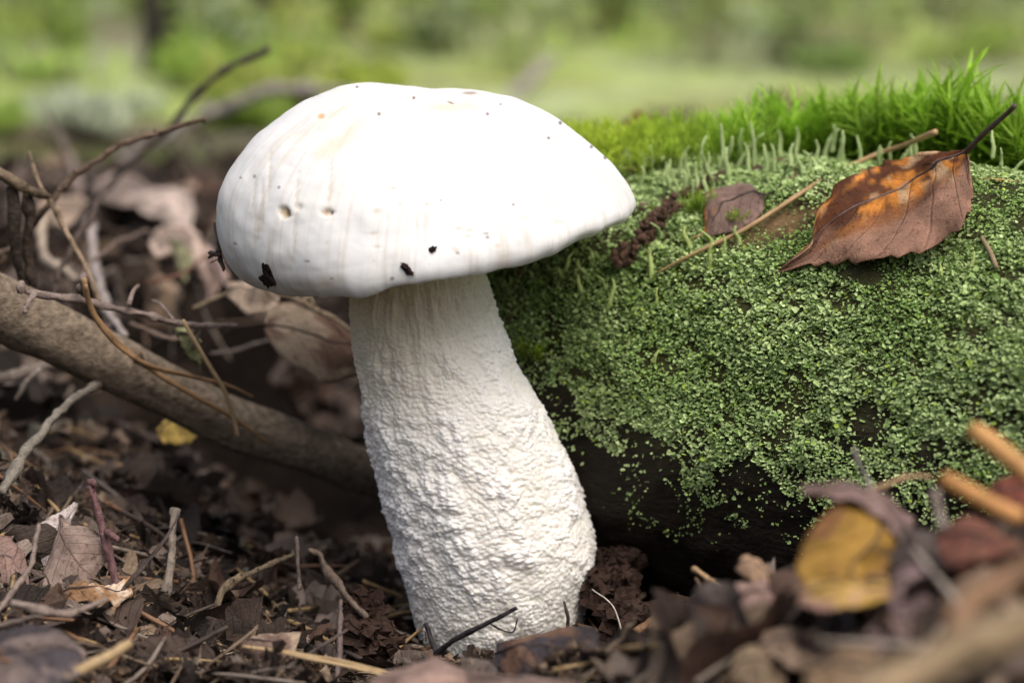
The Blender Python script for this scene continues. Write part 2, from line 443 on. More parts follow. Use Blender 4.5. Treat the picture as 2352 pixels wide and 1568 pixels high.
part('wood', LP.reshape(-1, 3), grid_faces(len(Xs), len(As), True), MAT['wood'], fallen_log, col=wc.reshape(-1, 3))
for nm, r0 in (('broken_end', 0), ('cut_end', len(Xs) - 1)):
    ring = LP[r0]; c = ring.mean(0); inner = c + (ring - c) * .5 + np.array([.25 if r0 == 0 else -.2, 0, 0]) + rng.normal(0, .12, ring.shape)
    V = np.vstack([ring, inner, c]); n = len(As)
    F = [(i, (i + 1) % n, n + (i + 1) % n, n + i) for i in range(n)] + [(n + i, n + (i + 1) % n, 2 * n) for i in range(n)]
    part(nm, V, F, MAT['wood'], fallen_log, col=np.ones((len(V), 3)) * 2.0)

# ------------------------------------------------------------------ lichen squamules on the log (uncountable)
def basis(n, rnd):
    """orthonormal frames with third axis n, spun by rnd"""
    t = np.cross(n, rnd); t /= np.linalg.norm(t, axis=-1)[..., None] + 1e-9
    return t, np.cross(n, t), n
def flakes():
    N = 262000
    X = rng.uniform(-1.5, 16.5, N); a = rng.uniform(-.75, 2.1, N)
    lim = a_low(X) - .12 * sstep(5, 8, X) + .10 * fbm(X / 1.1, a * 6, 0, 8, 3)
    p = log_pt(X, a); n = log_nrm(X, a)
    px, py, _ = proj(p)
    keep = (a > lim) | ((a > lim - .16) & (rng.random(N) < .05 + .4 * (fbm(X / .8, a * 9, 0, 19, 2) > .35))) | ((a > lim - .4) & (rng.random(N) < .002 + .10 * (fbm(X / .5, a * 13, 0, 18, 2) > .45)))
    bare = np.exp(-(((px - 1790) * .92 + (py - 515) * -.38) / 120) ** 2 - (((px - 1790) * .38 + (py - 515) * .92) / 36) ** 2)
    bare = np.maximum(bare, .95 * np.exp(-((px - 1985) / 45) ** 2 - ((py - 960) / 45) ** 2))
    gaps = fbm(X / .55, a * 12, 0, 28, 3)
    keep &= rng.random(N) > bare * 1.05
    keep &= (gaps > -.55) | (rng.random(N) < .25)
    X, a, p, n, gaps = X[keep], a[keep], p[keep], n[keep], gaps[keep]; N = len(X)
    K = 6; T = []
    for q in range(8):
        th = np.linspace(0, 2 * math.pi, K, endpoint=False)
        r = 1 + .26 * np.cos(th * rng.integers(3, 5) + rng.uniform(0, 6)) + rng.uniform(-.14, .14, K)
        v = np.stack([np.cos(th) * r * .72, .5 + np.sin(th) * r * .62, .30 * rng.uniform(.3, 1.4) * np.clip(np.sin(th) + .6, 0, 2) + rng.uniform(-.1, .1, K)], -1)
        T.append(np.vstack([[0, .45, .03], v]))
    T = np.array(T)
    Vt = T[rng.integers(0, 8, N)]
    front = np.cos(a).clip(0, 1)
    nn = n * .62 + np.array([0, 0, .45]) + rng.normal(0, .33, (N, 3)); nn /= np.linalg.norm(nn, axis=1)[:, None]
    # lobes point outward / downhill with scatter
    down = n * .55 + np.array([0, 0, -.5]) * front[:, None] + rng.normal(0, .5, (N, 3))
    ty = down - nn * np.sum(down * nn, 1)[:, None]; ty /= np.linalg.norm(ty, axis=1)[:, None]
    tx = np.cross(ty, nn)
    patch = fbm(X / 2.2, a * 3.2, 0, 38, 3)
    size = rng.lognormal(-2.93, .25, N) * (1 - .25 * (a < a_low(X))) * (1 + .25 * patch)
    W = (Vt[:, :, :1] * tx[:, None] + Vt[:, :, 1:2] * ty[:, None] + Vt[:, :, 2:] * nn[:, None]) * size[:, None, None]
    W += (p + n * (rng.uniform(.0, .13, N) + .08 * np.clip(gaps, -.3, 1))[:, None])[:, None]
    fl = [(0, 1 + i, 1 + (i + 1) % K) for i in range(K)]
    fl = np.array(fl)
    F = (np.arange(N)[:, None, None] * (K + 1) + fl[None]).reshape(-1, 3)
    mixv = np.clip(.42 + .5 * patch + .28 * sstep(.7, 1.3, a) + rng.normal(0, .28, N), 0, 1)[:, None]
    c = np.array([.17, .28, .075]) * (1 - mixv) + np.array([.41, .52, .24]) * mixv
    yel = (rng.random(N) < .06)[:, None]; c = np.where(yel, np.array([.26, .36, .07]), c)
    c = c * rng.uniform(.75, 1.25, (N, 1))
    C = np.repeat(c[:, None], K + 1, 1); C[:, 1:] *= 1.12
    return W.reshape(-1, 3), F, C.reshape(-1, 3)
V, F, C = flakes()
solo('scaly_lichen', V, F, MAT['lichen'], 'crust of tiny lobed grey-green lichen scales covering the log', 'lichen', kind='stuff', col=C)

# ------------------------------------------------------------------ moss cushion on top of the log
def moss_templates(n, leaves=26):
    out = []
    for q in range(n):
        V, F = [], []
        bend = rng.normal(0, .12, 2)
        def st(h): return np.array([bend[0] * h * h, bend[1] * h * h, h])
        for k in range(leaves):
            h = .12 + .88 * (k / (leaves - 1)) ** .8
            b = st(h * .93); az = k * 2.4 + rng.normal(0, .35)
            L = (.46 if h < .85 else .34) * rng.uniform(.75, 1.2); el = math.radians(rng.uniform(12, 48) + 34 * max(0, h - .6) / .4)
            cur = rng.uniform(-.9, .5); side = np.array([-math.sin(az), math.cos(az), 0]); wd = .018 * rng.uniform(.8, 1.3)
            o = len(V); p = b.copy(); e = el
            for s_ in range(4):
                wv = wd * (1, .95, .6, 0)[s_]
                if s_ < 3: V += [p - side * wv, p + side * wv]
                else: V.append(p)
                d = np.array([math.cos(az) * math.cos(e), math.sin(az) * math.cos(e), math.sin(e)]); p = p + d * L / 3; e += cur / 3
            F += [(o, o + 1, o + 3), (o, o + 3, o + 2), (o + 2, o + 3, o + 5), (o + 2, o + 5, o + 4), (o + 4, o + 5, o + 6)]
        o = len(V)
        for h in (0, .5, .95):
            for j in range(3): V.append(st(h) + .014 * np.array([math.cos(j * 2.1), math.sin(j * 2.1), 0]))
        for i in range(2):
            for j in range(3):
                A, B = o + i * 3 + j, o + i * 3 + (j + 1) % 3
                F += [(A, B, B + 3), (A, B + 3, A + 3)]
        out.append((np.array(V), np.array(F)))
    return out
MT = moss_templates(10, 22)
def plant_moss(base, nrm, h, col, lean=.25):
    Vs, Fs, Cs, off = [], [], [], 0
    which = rng.integers(0, len(MT), len(base))
    for i in range(len(base)):
        T, F = MT[which[i]]
        ax = nrm[i] * .35 + np.array([0, 0, 1.]) + rng.normal(0, lean, 3); ax /= np.linalg.norm(ax)
        t, b, _ = basis(ax, rng.normal(0, 1, 3))
        wv = T * h[i]
        Vs.append(base[i] + wv[:, :1] * t + wv[:, 1:2] * b + wv[:, 2:] * ax)
        Fs.append(F + off); off += len(T)
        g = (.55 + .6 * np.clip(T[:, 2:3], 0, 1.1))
        # shoot colour darkens from the tips down to the base
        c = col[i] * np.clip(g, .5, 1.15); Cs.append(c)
    return np.vstack(Vs), np.vstack(Fs), np.vstack(Cs)
front_line = np.array([(1330,430),(1450,428),(1560,412),(1700,385),(1800,360),(1900,352),(1980,345),(2060,335),(2150,335),(2260,350),(2400,335)])
N = 7400
X = rng.uniform(-.5, 17, N); a = rng.uniform(.9, 2.45, N)
p = log_pt(X, a, -.05); n = log_nrm(X, a)
px, py, _ = proj(p)
keep = (py < np.interp(px, front_line[:, 0], front_line[:, 1]) + rng.normal(0, 9, N)) | (a > 1.95)
keep &= (px > 1290) & (px < 2560)
dens = np.where(px > 1650, 1.0, .62); keep &= rng.random(N) < dens * .7
p, n, px = p[keep], n[keep], px[keep]
clump = np.clip(vn(p[:, 0] / 1.6, p[:, 1] / 1.6, 0, 91), -1, 1)
hh = np.interp(px, [1300, 1500, 1650, 1800, 2000, 2150, 2400], [1.0, 1.0, 1.1, 1.65, 2.55, 2.65, 2.2]) * rng.uniform(.6, 1.15, len(p)) * (1 + .22 * clump)
cc = np.array([.27, .46, .04]) * (1 + .25 * clump[:, None]) * rng.uniform(.75, 1.25, (len(p), 1))
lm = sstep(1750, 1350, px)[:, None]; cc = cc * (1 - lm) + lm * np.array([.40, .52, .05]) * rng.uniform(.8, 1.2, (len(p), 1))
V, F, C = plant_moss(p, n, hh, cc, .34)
solo('cushion_moss', V, F, MAT['moss'], 'bright green feathery moss cushion growing along the top of the log', 'moss', kind='stuff', col=C, smooth=False)
for tx, ty, k, h, lab in ((1605, 470, 16, .55, 'tiny yellow-green moss tuft beside the small curled leaf on the log'),
                          (1690, 512, 12, .28, 'small pale green moss sprig on top of the small brown leaf'),
                          (1225, 800, 14, .5, 'small fresh green moss tuft in the dark gap beside the mushroom stem'),
                          (1980, 330, 0, .6, '')):
    if not k: continue
    c = hl(tx, ty + (25 if k != 12 else 0), .35 if k == 12 else .0); b = c + rng.normal(0, .12, (k, 3)) * np.array([1, 1, .3])
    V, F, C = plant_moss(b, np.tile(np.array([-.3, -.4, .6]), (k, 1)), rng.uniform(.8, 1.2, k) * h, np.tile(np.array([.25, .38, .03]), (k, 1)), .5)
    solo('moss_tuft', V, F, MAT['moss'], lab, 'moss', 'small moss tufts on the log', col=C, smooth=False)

# ------------------------------------------------------------------ the mushroom
Y0 = 0.0
def onp(px, py, Y=Y0): return P(px, py, Y + 55.0)
mushroom = thing('mushroom', (0.1, 0, -.3), 'white mushroom with pale tilted cap and shaggy white stem', 'mushroom')
apex_px = 1000
left_px = [(1000,217),(940,207),(880,197),(820,193),(765,203),(700,230),(640,268),(580,318),(535,375),(508,425),(499,475),(501,530),(515,575),(545,614),(590,640),(640,655)]
right_px = [(1000,217),(1060,211),(1120,213),(1180,224),(1230,245),(1285,276),(1330,310),(1372,345),(1410,382),(1440,420),(1456,448),(1461,463),(1459,476),(1447,486),(1425,494),(1400,502)]
NP = 120
def prof(pp, Y=0):
    w_ = np.array([onp(x, y, Y) for x, y in pp]); c = catmull(w_, NP)
    return np.stack([np.abs(c[:, 0] - onp(apex_px, 217)[0]), c[:, 2]], -1)
pl, pr = prof(left_px), prof(right_px)
apz = onp(apex_px, 217)[2]
zf = P(1000, 650, 55 - 4.6)[2]
# front profile: smooth shoulder, a little incurved at the margin
ff = catmull(np.array([(0, apz), (1.2, apz), (2.2, apz - .35), (3.1, apz - 1.0), (3.85, apz - 1.85), (4.35, apz - 2.65), (4.62, zf + .72), (4.74, zf + .36), (4.72, zf + .12), (4.60, zf), (4.35, zf + .1)]), NP)
bb = catmull(np.array([(0, apz), (1.2, apz + .02), (2.4, apz - .3), (3.5, apz - 1.1), (4.4, apz - 2.3), (4.75, apz - 3.1), (4.8, apz - 3.5), (4.7, apz - 3.75), (4.5, apz - 3.8), (4.3, apz - 3.7)]), NP)
NPH = 420
phi = np.linspace(0, 2 * math.pi, NPH, endpoint=False) + math.pi / 2        # 0 = right (+x), seam at the back
cx, sx = np.cos(phi), np.sin(phi)
Rr = np.zeros((NP, NPH)); Zz = np.zeros((NP, NPH))
wc_ = (np.sqrt(cx * cx + .02) - .02 ** .5) / (1.02 ** .5 - .02 ** .5)
for arr, wgt in ((pr, np.where(cx > 0, wc_, 0)), (pl, np.where(cx <= 0, wc_, 0)), (ff, np.where(sx < 0, 1 - wc_, 0)), (bb, np.where(sx >= 0, 1 - wc_, 0))):
    Rr += arr[:, :1] * wgt; Zz += arr[:, 1:] * wgt
ti = np.linspace(0, 1, NP)
def refine(M, k=2):
    t2 = np.linspace(0, 1, NP * k); return np.stack([np.interp(t2, ti, M[:, j]) for j in range(M.shape[1])], 1)
Rr, Zz = refine(Rr), refine(Zz); NT_ = Rr.shape[0]
ax0 = onp(apex_px, 217)[0]
Zz = Zz - (.17 * np.exp(-((cx + .40) / .30) ** 2) * (sx < 0))[None, :] * sstep(.4, .85, np.linspace(0, 1, NT_))[:, None]
CP = np.stack([ax0 + Rr * cx, Y0 + Rr * sx, Zz], -1)
def surf_normals(Pg):
    du = np.gradient(Pg, axis=0); dv = np.roll(Pg, -1, 1) - np.roll(Pg, 1, 1)
    n = np.cross(du, dv); l = np.linalg.norm(n, axis=-1)[..., None]; n = n / np.where(l < 1e-9, 1, l)
    return n
CN = surf_normals(CP); CN[:2] = np.array([0, 0, 1.])
if CN[30, 0, 2] < 0: CN[2:] *= -1
x, y, z = CP[..., 0], CP[..., 1], CP[..., 2]
bmp = .045 * fbm(x / 1.7, y / 1.7, z / 1.7, 5, 3) + .010 * fbm(x / .35, y / .35, z / .35, 7, 2)
tt = np.linspace(0, 1, NT_)[:, None]
rimw = np.exp(-((tt - .92) / .07) ** 2)
bmp = bmp + rimw * (.05 * fbm(cx * 5 + 3, sx * 5, 0, 12, 3)[None, :])
# slightly ragged, notched margin on the left front
CP = CP + CN * bmp[..., None]
CP[..., 2] += rimw * .05 * fbm(cx * 7, sx * 7, 2.0, 14, 3)[None, :]
capc = np.ones((*x.shape, 3))
px, py, _ = proj(CP)
facing = np.sum((CAM - CP) * CN, -1) > 0
def spot(sx_, sy_, rx, ry, depth, col, soft=1.6, rot=0):
    global CP, capc
    dx, dy = px - sx_, py - sy_
    c_, s_ = math.cos(rot), math.sin(rot)
    q = np.sqrt(((dx * c_ + dy * s_) / rx) ** 2 + ((-dx * s_ + dy * c_) / ry) ** 2)
    q = q * (1 + .22 * vn(px / 9, py / 9, 0, 77))
    m = np.where(facing, 1 - sstep(.55, soft, q), 0)
    CP = CP - CN * (m * depth)[..., None]
    capc = capc * (1 - m[..., None]) + m[..., None] * np.array(col)
spot(653, 488, 12, 13, .075, (.66, .54, .38), 1.35); spot(660, 488, 5, 9, .02, (.34, .23, .13), 1.4)
spot(686, 475, 8, 7, .03, (.78, .75, .70)); spot(752, 489, 12, 9, .06, (.66, .46, .32), 1.35); spot(757, 487, 6, 5, .03, (.26, .13, .08), 1.4)
spot(737, 266, 8, 6, .02, (.95, .62, .36)); spot(760, 340, 34, 14, 0, (.90, .87, .76), 2.0, -.6); spot(800, 310, 30, 10, 0, (.93, .9, .82), 2.0, -.8)
spot(1045, 247, 45, 8, 0, (.90, .86, .74), 2.0); spot(1035, 236, 12, 3, 0, (.45, .36, .32), 1.2, .3); spot(1078, 214, 16, 4, 0, (.55, .47, .42), 1.3)
spot(1025, 350, 14, 5, .03, (.90, .89, .90)); spot(780, 255, 26, 5, 0, (.90, .86, .78), 2.0, -.5)
for sx_, sy_, r_ in ((1120,262,4),(1287,283,4),(1260,318,4),(1358,338,4),(1390,363,4),(870,262,4),(585,405,4),(640,430,3),(553,408,3),(1052,580,4),(1115,536,4),(1120,545,3),(900,640,4),(705,600,4),(760,640,3),(1010,460,3),(1180,470,3),(540,560,3),(820,200,3),(950,225,4),(1150,240,3)):
    spot(sx_, sy_, r_, r_, 0, (.30, .25, .27), 1.35)
for k in range(16):                                  # scattered faint beige freckles of the skin
    spot(random.uniform(820, 1330), random.uniform(430, 600), random.uniform(4, 9), random.uniform(3, 6), .01, (.88, .81, .74), 1.8)
for k in range(9):                                   # faint vertical scratches on the left flank
    x0 = random.uniform(560, 760); spot(x0, random.uniform(400, 600), random.uniform(2.5, 4), random.uniform(25, 70), .012, (.88, .83, .76), 1.8, random.uniform(.02, .15))
# brown stained margin at the lower left
em = np.where(facing, np.exp(-((px - 730) / 60) ** 2), 0) * np.exp(-((tt - .90) / .03) ** 2)
capc = capc * (1 - .55 * em[..., None]) + .55 * em[..., None] * np.array([.75, .58, .40])
uv = np.stack(np.broadcast_arrays((np.arange(NPH) / NPH)[None, :], tt), -1)
cap_o = part('cap', CP.reshape(-1, 3), grid_faces(NT_, NPH, True), MAT['cap'], mushroom, col=capc.reshape(-1, 3), uv=uv.reshape(-1, 2))
# pore surface: from the margin inwards and up to the stem
STX = onp(960, 640)[0]
inner = CP[-1]; cen = np.array([STX, Y0 + .2, P(960, 640, 55)[2] + .35])
NR = 26; tq = np.linspace(0, 1, NR)[:, None, None]
PS = inner[None] * (1 - tq) + cen[None, None] * tq
PS[..., 2] += (np.sin(tq[..., 0] * math.pi) * .35) + .03 * fbm(PS[..., 0] / .12, PS[..., 1] / .12, 0, 44, 2)
part('pore_surface', PS.reshape(-1, 3), grid_faces(NR, NPH, True), MAT['pores'], mushroom)

# stem
lft = np.array([(800,600),(797,680),(801,760),(828,900),(858,1050),(903,1220),(933,1350),(957,1440),(985,1510),(1040,1560)], float)
rgt = np.array([(1108,560),(1122,640),(1140,710),(1180,820),(1240,920),(1298,1040),(1338,1150),(1364,1250),(1360,1340),(1335,1430),(1290,1500),(1215,1560)], float)
NS, NTH = 520, 560
lc, rc = catmull(lft, NS), catmull(rgt, NS)
L3, R3 = onp(lc[:, 0], lc[:, 1]), onp(rc[:, 0], rc[:, 1])
cen = (L3 + R3) / 2; wid = (R3 - L3); rad = np.linalg.norm(wid, axis=1) / 2 - .05; ex = wid / np.linalg.norm(wid, axis=1)[:, None]
th = np.linspace(0, 2 * math.pi, NTH, endpoint=False) + math.pi / 2
eyv = np.array([0, 1., 0])
SP = cen[:, None] + (np.cos(th)[None, :, None] * ex[:, None] + np.sin(th)[None, :, None] * eyv) * rad[:, None, None]
SN = np.cos(th)[None, :, None] * ex[:, None] + np.sin(th)[None, :, None] * eyv
s_len = np.concatenate([[0], np.cumsum(np.linalg.norm(np.diff(cen, axis=0), axis=1))])        # 0 at the top
sv = np.broadcast_to(s_len[:, None], (NS, NTH)); uu = np.broadcast_to((th - math.pi / 2)[None, :] / (2 * math.pi), (NS, NTH))
tot = s_len[-1]
def scales(u, s, nu, hs, seed, jag=.05, drop=.05):
    """union of shingle-like tufts: rise gently, end in a ragged downward lip (s grows downwards)"""
    gu = u * nu; gs = s / hs
    iu, is_ = np.floor(gu), np.floor(gs); best = np.zeros_like(u)
    j = .45 * vn(u * nu * 2.4, s / hs * 1.5, 0, seed + 3) + .12 * vn(u * nu * 6, s / hs * 4, 0, seed + 4)
    for a in (-1, 0, 1):
        for b in (-2, -1, 0, 1):
            cu, cs = iu + a, is_ + b; m = np.mod(cu, nu)
            ox = _h(m, cs, cs * 0, seed); oy = _h(m, cs, cs * 0 + 1, seed); sz = .6 + .9 * _h(m, cs, cs * 0 + 2, seed); hh_ = .35 + .65 * _h(m, cs, cs * 0 + 3, seed)
            du = (gu - cu - ox) / (.85 * sz); ds = (gs - cs - oy) / sz + j * .45
            prof_ = np.where(ds < 0, np.clip(1 + ds / 1.6, 0, 1) ** 1.6, np.clip(1 - ds / .42, 0, 1) ** 1.5)
            best = np.maximum(best, hh_ * prof_ * np.clip(1 - du * du, 0, 1) ** .6)
    return best
def cells(u, s, nu, hs, seed):
    gu = u * nu; gs = s / hs; iu, is_ = np.floor(gu), np.floor(gs); d = np.full(u.shape, 9.)
    for a in (-1, 0, 1):
        for b in (-1, 0, 1):
            cu, cs = iu + a, is_ + b; m = np.mod(cu, nu)
            d = np.minimum(d, np.hypot(gu - cu - _h(m, cs, cs * 0, seed), gs - cs - _h(m, cs, cs * 0 + 1, seed)))
    return np.clip(1 - d, 0, 1)
# lean the pattern a little, as on the real stem
us = uu + .010 * sv + .012 * vn(np.cos(th)[None] * 2, np.sin(th)[None] * 2, sv / 1.5, 3)
rightness = np.cos(th)[None, :] * np.ones_like(sv)
lowf = sstep(.7, 4.0, sv + 1.8 * (rightness > 0) * rightness)
sc1 = scales(us, sv, 40, .46, 101); sc2 = scales(us, sv, 84, .22, 202)
gr = cells(us, sv, 116, .105, 303) ** .8 * .8 + cells(us, sv, 190, .062, 313) * .45
rid = fbm(np.cos(us * 6.283) * 9, np.sin(us * 6.283) * 9, sv / 1.3, 404, 3); fine = vn(np.cos(us * 6.283) * 26, np.sin(us * 6.283) * 26, sv / .55, 414)
und = fbm(np.cos(th)[None] * 1.6, np.sin(th)[None] * 1.6, sv / 1.3, 424, 3)
def soften(A, n):
    for _ in range(n):
        A = (A + np.roll(A, 1, 1) + np.roll(A, -1, 1)) / 3; A[1:-1] = (A[:-2] + A[1:-1] + A[2:]) / 3
    return A
sc1 = soften(sc1, 3); sc2 = soften(sc2, 1)
tuft = soften(cells(us + .004 * vn(uu * 40, sv / .3, 0, 555), sv, 58, .36, 505) ** .7, 1) * (.6 + .5 * vn(uu * 22, sv / .8, 0, 515))
disp = lowf * (.125 * tuft + .036 * sc1 + .02 * sc2) * (1 - .55 * sstep(7.2, 8.6, sv)) + (1 - lowf) * (.05 * rid + .035 * fine + .035 * sc2) + (.115 * gr) * (.38 + .62 * lowf) * (.45 + .8 * np.clip(tuft, 0, 1)) + .05 * und
SP = SP + SN * (disp - .085)[..., None]
# overlapping lips sag downward a little
SP[..., 2] -= lowf * .05 * sc1 * (1 - sstep(7.5, 8.6, sv))
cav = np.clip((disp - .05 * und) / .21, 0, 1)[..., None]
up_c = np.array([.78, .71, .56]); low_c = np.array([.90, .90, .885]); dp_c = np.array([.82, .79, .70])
whiteness = sstep(.4, 4.2, sv + 1.5 * rightness)[..., None]  # flesh's own cream top to white foot, shifted whiter towards the right
tipc = up_c * 1.12 * (1 - whiteness) + low_c * whiteness; dpc = up_c * .86 * (1 - whiteness) + dp_c * 1.08 * whiteness
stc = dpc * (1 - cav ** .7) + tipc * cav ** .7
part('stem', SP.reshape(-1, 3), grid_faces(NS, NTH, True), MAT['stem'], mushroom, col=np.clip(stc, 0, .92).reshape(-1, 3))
#@@LITTER
# ------------------------------------------------------------------ big branch and twigs (pixels + distance -> sticks)
def pts(lst): return np.array([P(*q) for q in lst])
BR = [(-120,640,55.5),(0,705,56.5),(150,780,57.5),(350,880,58.6),(520,962,59.6),(700,1030,60.6),(850,1085,61.6),(1010,1150,62.8)]
bp = pts(BR)
branch = thing('fallen_branch', bp[-1], 'thick grey-brown bare branch slanting down behind the mushroom stem', 'branch')
V, F = tube(bp, (.74, .76, .70, .69, .62, .58), n=300, k=56, rough=.10, seed=5)
_bd = (bp[-1] - bp[0]) / np.linalg.norm(bp[-1] - bp[0]); _al = V @ _bd; _cr = V - np.outer(_al, _bd)
_fis = np.abs(fbm(_cr[:, 0] / .16, _cr[:, 1] / .16 + _cr[:, 2] / .16, _al / 1.1, 9, 3))
V = V + (np.clip(.35 - _fis, 0, 1) * -.09 + .03 * fbm(V[:, 0] / .3, V[:, 1] / .3, V[:, 2] / .3, 19, 3))[:, None] * np.array([0, -.6, .8])
part('bark', V, F, MAT['branch'], branch, color=(.20, .158, .115))
kc = P(315, 830, 57.9)
V, F = tube([kc, kc + np.array([.1, -.35, .25])], (.2, .12), n=5, k=8, seed=3); part('knot', V, F, MAT['branch'], branch, color=(.13, .09, .06))

def stick(name, lst, rad, label, cat='twig', color=(.14, .10, .075), group=None, wob=.03, knots=.25, k=8, spurs=(), mat='twig', seed=None, flat=1.0, buds=()):
    """lst: (px, py, distance); spurs: (list, radii) side shoots; buds: (px, py, distance, radius)"""
    seed = seed if seed is not None else random.randrange(999)
    c = pts(lst)
    if mat == 'twig':
        rad = tuple(.84 * q for q in np.atleast_1d(rad)); Ln = np.linalg.norm(np.diff(c, axis=0), axis=1).sum()
        V, F = tube(c, rad, n=int(np.clip(Ln / .06, 12, 150)), k=10, rough=.42, wob=wob * 1.5, knots=knots + .15, seed=seed, flat=flat)
    else:
        V, F = tube(c, rad, k=k, wob=wob, knots=knots, seed=seed, flat=flat)
    if not spurs and not buds:
        return solo(name, V, F, MAT[mat], label, cat, group, color=color)
    i = int(np.argmin(c[:, 2])); t = thing(name, c[i], label, cat, group)
    part('stalk', V, F, MAT[mat], t, color=color)
    for sl_, sr in spurs:
        V, F = tube(pts(sl_), sr, k=6, wob=.01, knots=.3, seed=seed + 7); part('side_shoot', V, F, MAT[mat], t, color=color)
    for bx, by, bd, br in buds:
        b = P(bx, by, bd); V, F = tube([b - np.array([0, 0, br]), b, b + np.array([.3 * br, 0, 1.2 * br])], (br * .7, br, br * .45), n=6, k=7, rough=.3, seed=3)
        part('bud', V, F, MAT[mat], t, color=tuple(x * 1.1 for x in color))
    return t
def thorns(lst, n, ln, d):
    c = catmull(np.array([(q[0], q[1], q[2]) for q in lst], float), n * 2)[1::2]; out = []
    for i, (x_, y_, D_) in enumerate(c):
        s_ = -1 if i % 3 else 1
        out.append(([(x_, y_, D_), (x_ + random.uniform(-5, 3), y_ + s_ * ln * random.uniform(.6, 1.2), D_ + random.uniform(-d, d))], (.035, .012)))
    return out
l = [(-30,640,61),(0,608,61),(60,530,60.5),(110,470,60),(160,412,60),(220,366,60),(300,325,60),(380,301,60),(470,273,60)]
stick('twig', l, (.13, .12, .10, .09, .07), 'long thorny brown twig arching up to the right above the branch', color=(.13, .09, .062), spurs=thorns(l, 22, 13, .3))
stick('twig', [(150,540,76),(280,392,76),(390,290,76),(450,218,76),(520,157,76),(612,117,76)], (.16, .14, .13, .12, .13), 'dark twig rising higher than any other beside the cap', color=(.060, .048, .042), buds=((612, 116, 76, .14),))
stick('twig', [(120,460,118),(260,380,118),(400,300,118),(480,262,118),(620,207,118),(720,208,119),(860,215,120)], (.30, .34, .34, .32, .22), 'smooth pale grey branch out of focus behind the dark twig', 'branch', color=(.25, .22, .21), spurs=(([(475,262,118),(470,235,118)], (.22, .2)), ([(622,208,118),(628,185,118)], (.2, .15))))
stick('twig', [(66,352,58.5),(88,408,58.5),(112,455,58.5),(140,505,58.5),(170,560,58.2),(205,630,58),(225,690,58)], (.05, .075, .085, .075, .07), 'pale straight twig tip standing among the twigs beside the branch', color=(.26, .19, .13), buds=((133, 485, 58.5, .10),))
stick('twig', [(104,250,96),(135,310,96),(165,370,95),(178,440,94),(185,500,93)], (.06, .14, .2, .22), 'blurred upright pale brown twig behind the thorny twig', color=(.22, .17, .15))
stick('twig', [(48,662,54.6),(70,674,54.7),(120,683,55),(190,688,55.2),(300,715,55.8),(420,742,56.4),(545,748,57)], (.10, .105, .095, .09, .08, .06), 'slim grey-brown twig with forked budded tip lying over the branch', color=(.20, .155, .135),
      spurs=(([(78,675,54.7),(66,692,54.5),(58,712,54.4)], (.09, .07)), ([(295,700,55.6),(305,670,56),(318,655,56.2)], (.07, .05)), ([(400,738,56.3),(370,700,57),(350,690,57.3)], (.05, .03)), ([(470,744,56.6),(440,795,56.8)], (.05, .03))), buds=((48, 660, 54.6, .13), (58, 712, 54.4, .08), (192, 640, 54.9, .12), (182, 660, 55, .08)))
stick('dry_stalk', [(193,640,54.8),(200,680,54.9),(222,730,55.1),(280,795,55.5),(350,850,56),(420,893,56.5),(540,962,57.6),(617,1017,58.4)], (.075, .07, .07, .065, .06, .04), 'long straw-brown pine needle draped down over the branch', 'needle', color=(.27, .165, .08), mat='needle', knots=0, wob=.0)
stick('dry_stalk', [(196,655,54.7),(214,722,55.0),(268,790,55.4),(340,838,55.8),(430,862,57),(520,884,58),(582,912,58.6)], (.06, .06, .06, .055, .03), 'second straw-brown pine needle lying close beside the longest one', 'needle', color=(.25, .15, .075), mat='needle', knots=0, wob=.0)
stick('dry_stalk', [(420,735,56),(447,782,56),(482,842,56.2),(513,893,56.5),(533,945,56.8),(546,1000,57)], (.05, .055, .06, .06, .055), 'pale bent needle hanging across the branch, ending in mid air', 'needle', color=(.33, .24, .14), mat='needle', knots=0, wob=.0)
stick('stem_stub', [(-30,385,57),(0,400,57),(40,428,57),(85,445,57.5),(110,452,58)], (.18, .17, .16, .13, .1), 'knobbly horizontal dead stem with flaking bark beside the thorny twig', 'twig', color=(.13, .095, .06), knots=.5)
stick('stem_stub', [(32,430,57.2),(36,500,57.2),(34,570,57.4),(52,650,57.8),(60,720,58)], (.19, .16, .13, .11), 'thick dark upright dead stem hanging below the knobbly stem', 'twig', color=(.045, .033, .026), knots=.4)
stick('stem_stub', [(66,445,57.6),(64,520,57.6),(66,590,57.8),(75,650,58),(82,720,58.2)], (.17, .14, .13, .11), 'thin dark upright dead stem beside the thick one', 'twig', color=(.055, .04, .03), knots=.3)
stick('twig', [(240,435,66),(215,485,65),(180,545,64),(150,600,63),(120,680,62)], (.08, .10, .10, .09), 'dark short twig leaning between the upright stems and the leaves', color=(.07, .05, .04), spurs=thorns([(240,435,66),(180,545,64),(130,650,62)], 8, 12, .3))
stick('twig', [(100,500,70),(95,560,69),(112,600,68),(150,620,66),(175,640,65)], (.16, .17, .16, .12), 'curved pale hooked root piece behind the upright stems', 'root', color=(.33, .27, .21))
stick('twig', [(190,620,66),(260,560,68),(300,545,69),(340,532,70)], (.06, .07, .06, .05), 'thin rough twig running towards the curled leaves above the branch', color=(.17, .125, .1), spurs=thorns([(200,612,66),(330,535,70)], 9, 10, .2))
stick('twig', [(205,500,72),(212,560,71),(225,640,68),(250,720,64),(285,770,61)], (.16, .17, .15, .12, .1), 'pale lichen-spotted stick sloping down behind the branch', color=(.30, .26, .24), knots=.4)
stick('twig', [(4,1132,52.5),(40,1065,53.5),(85,1005,54.5),(130,950,55.5),(175,910,56.5),(228,880,57.5)], (.12, .13, .13, .12, .10), 'rough grey lichen-covered twig under the branch', color=(.19, .17, .14), knots=.5)
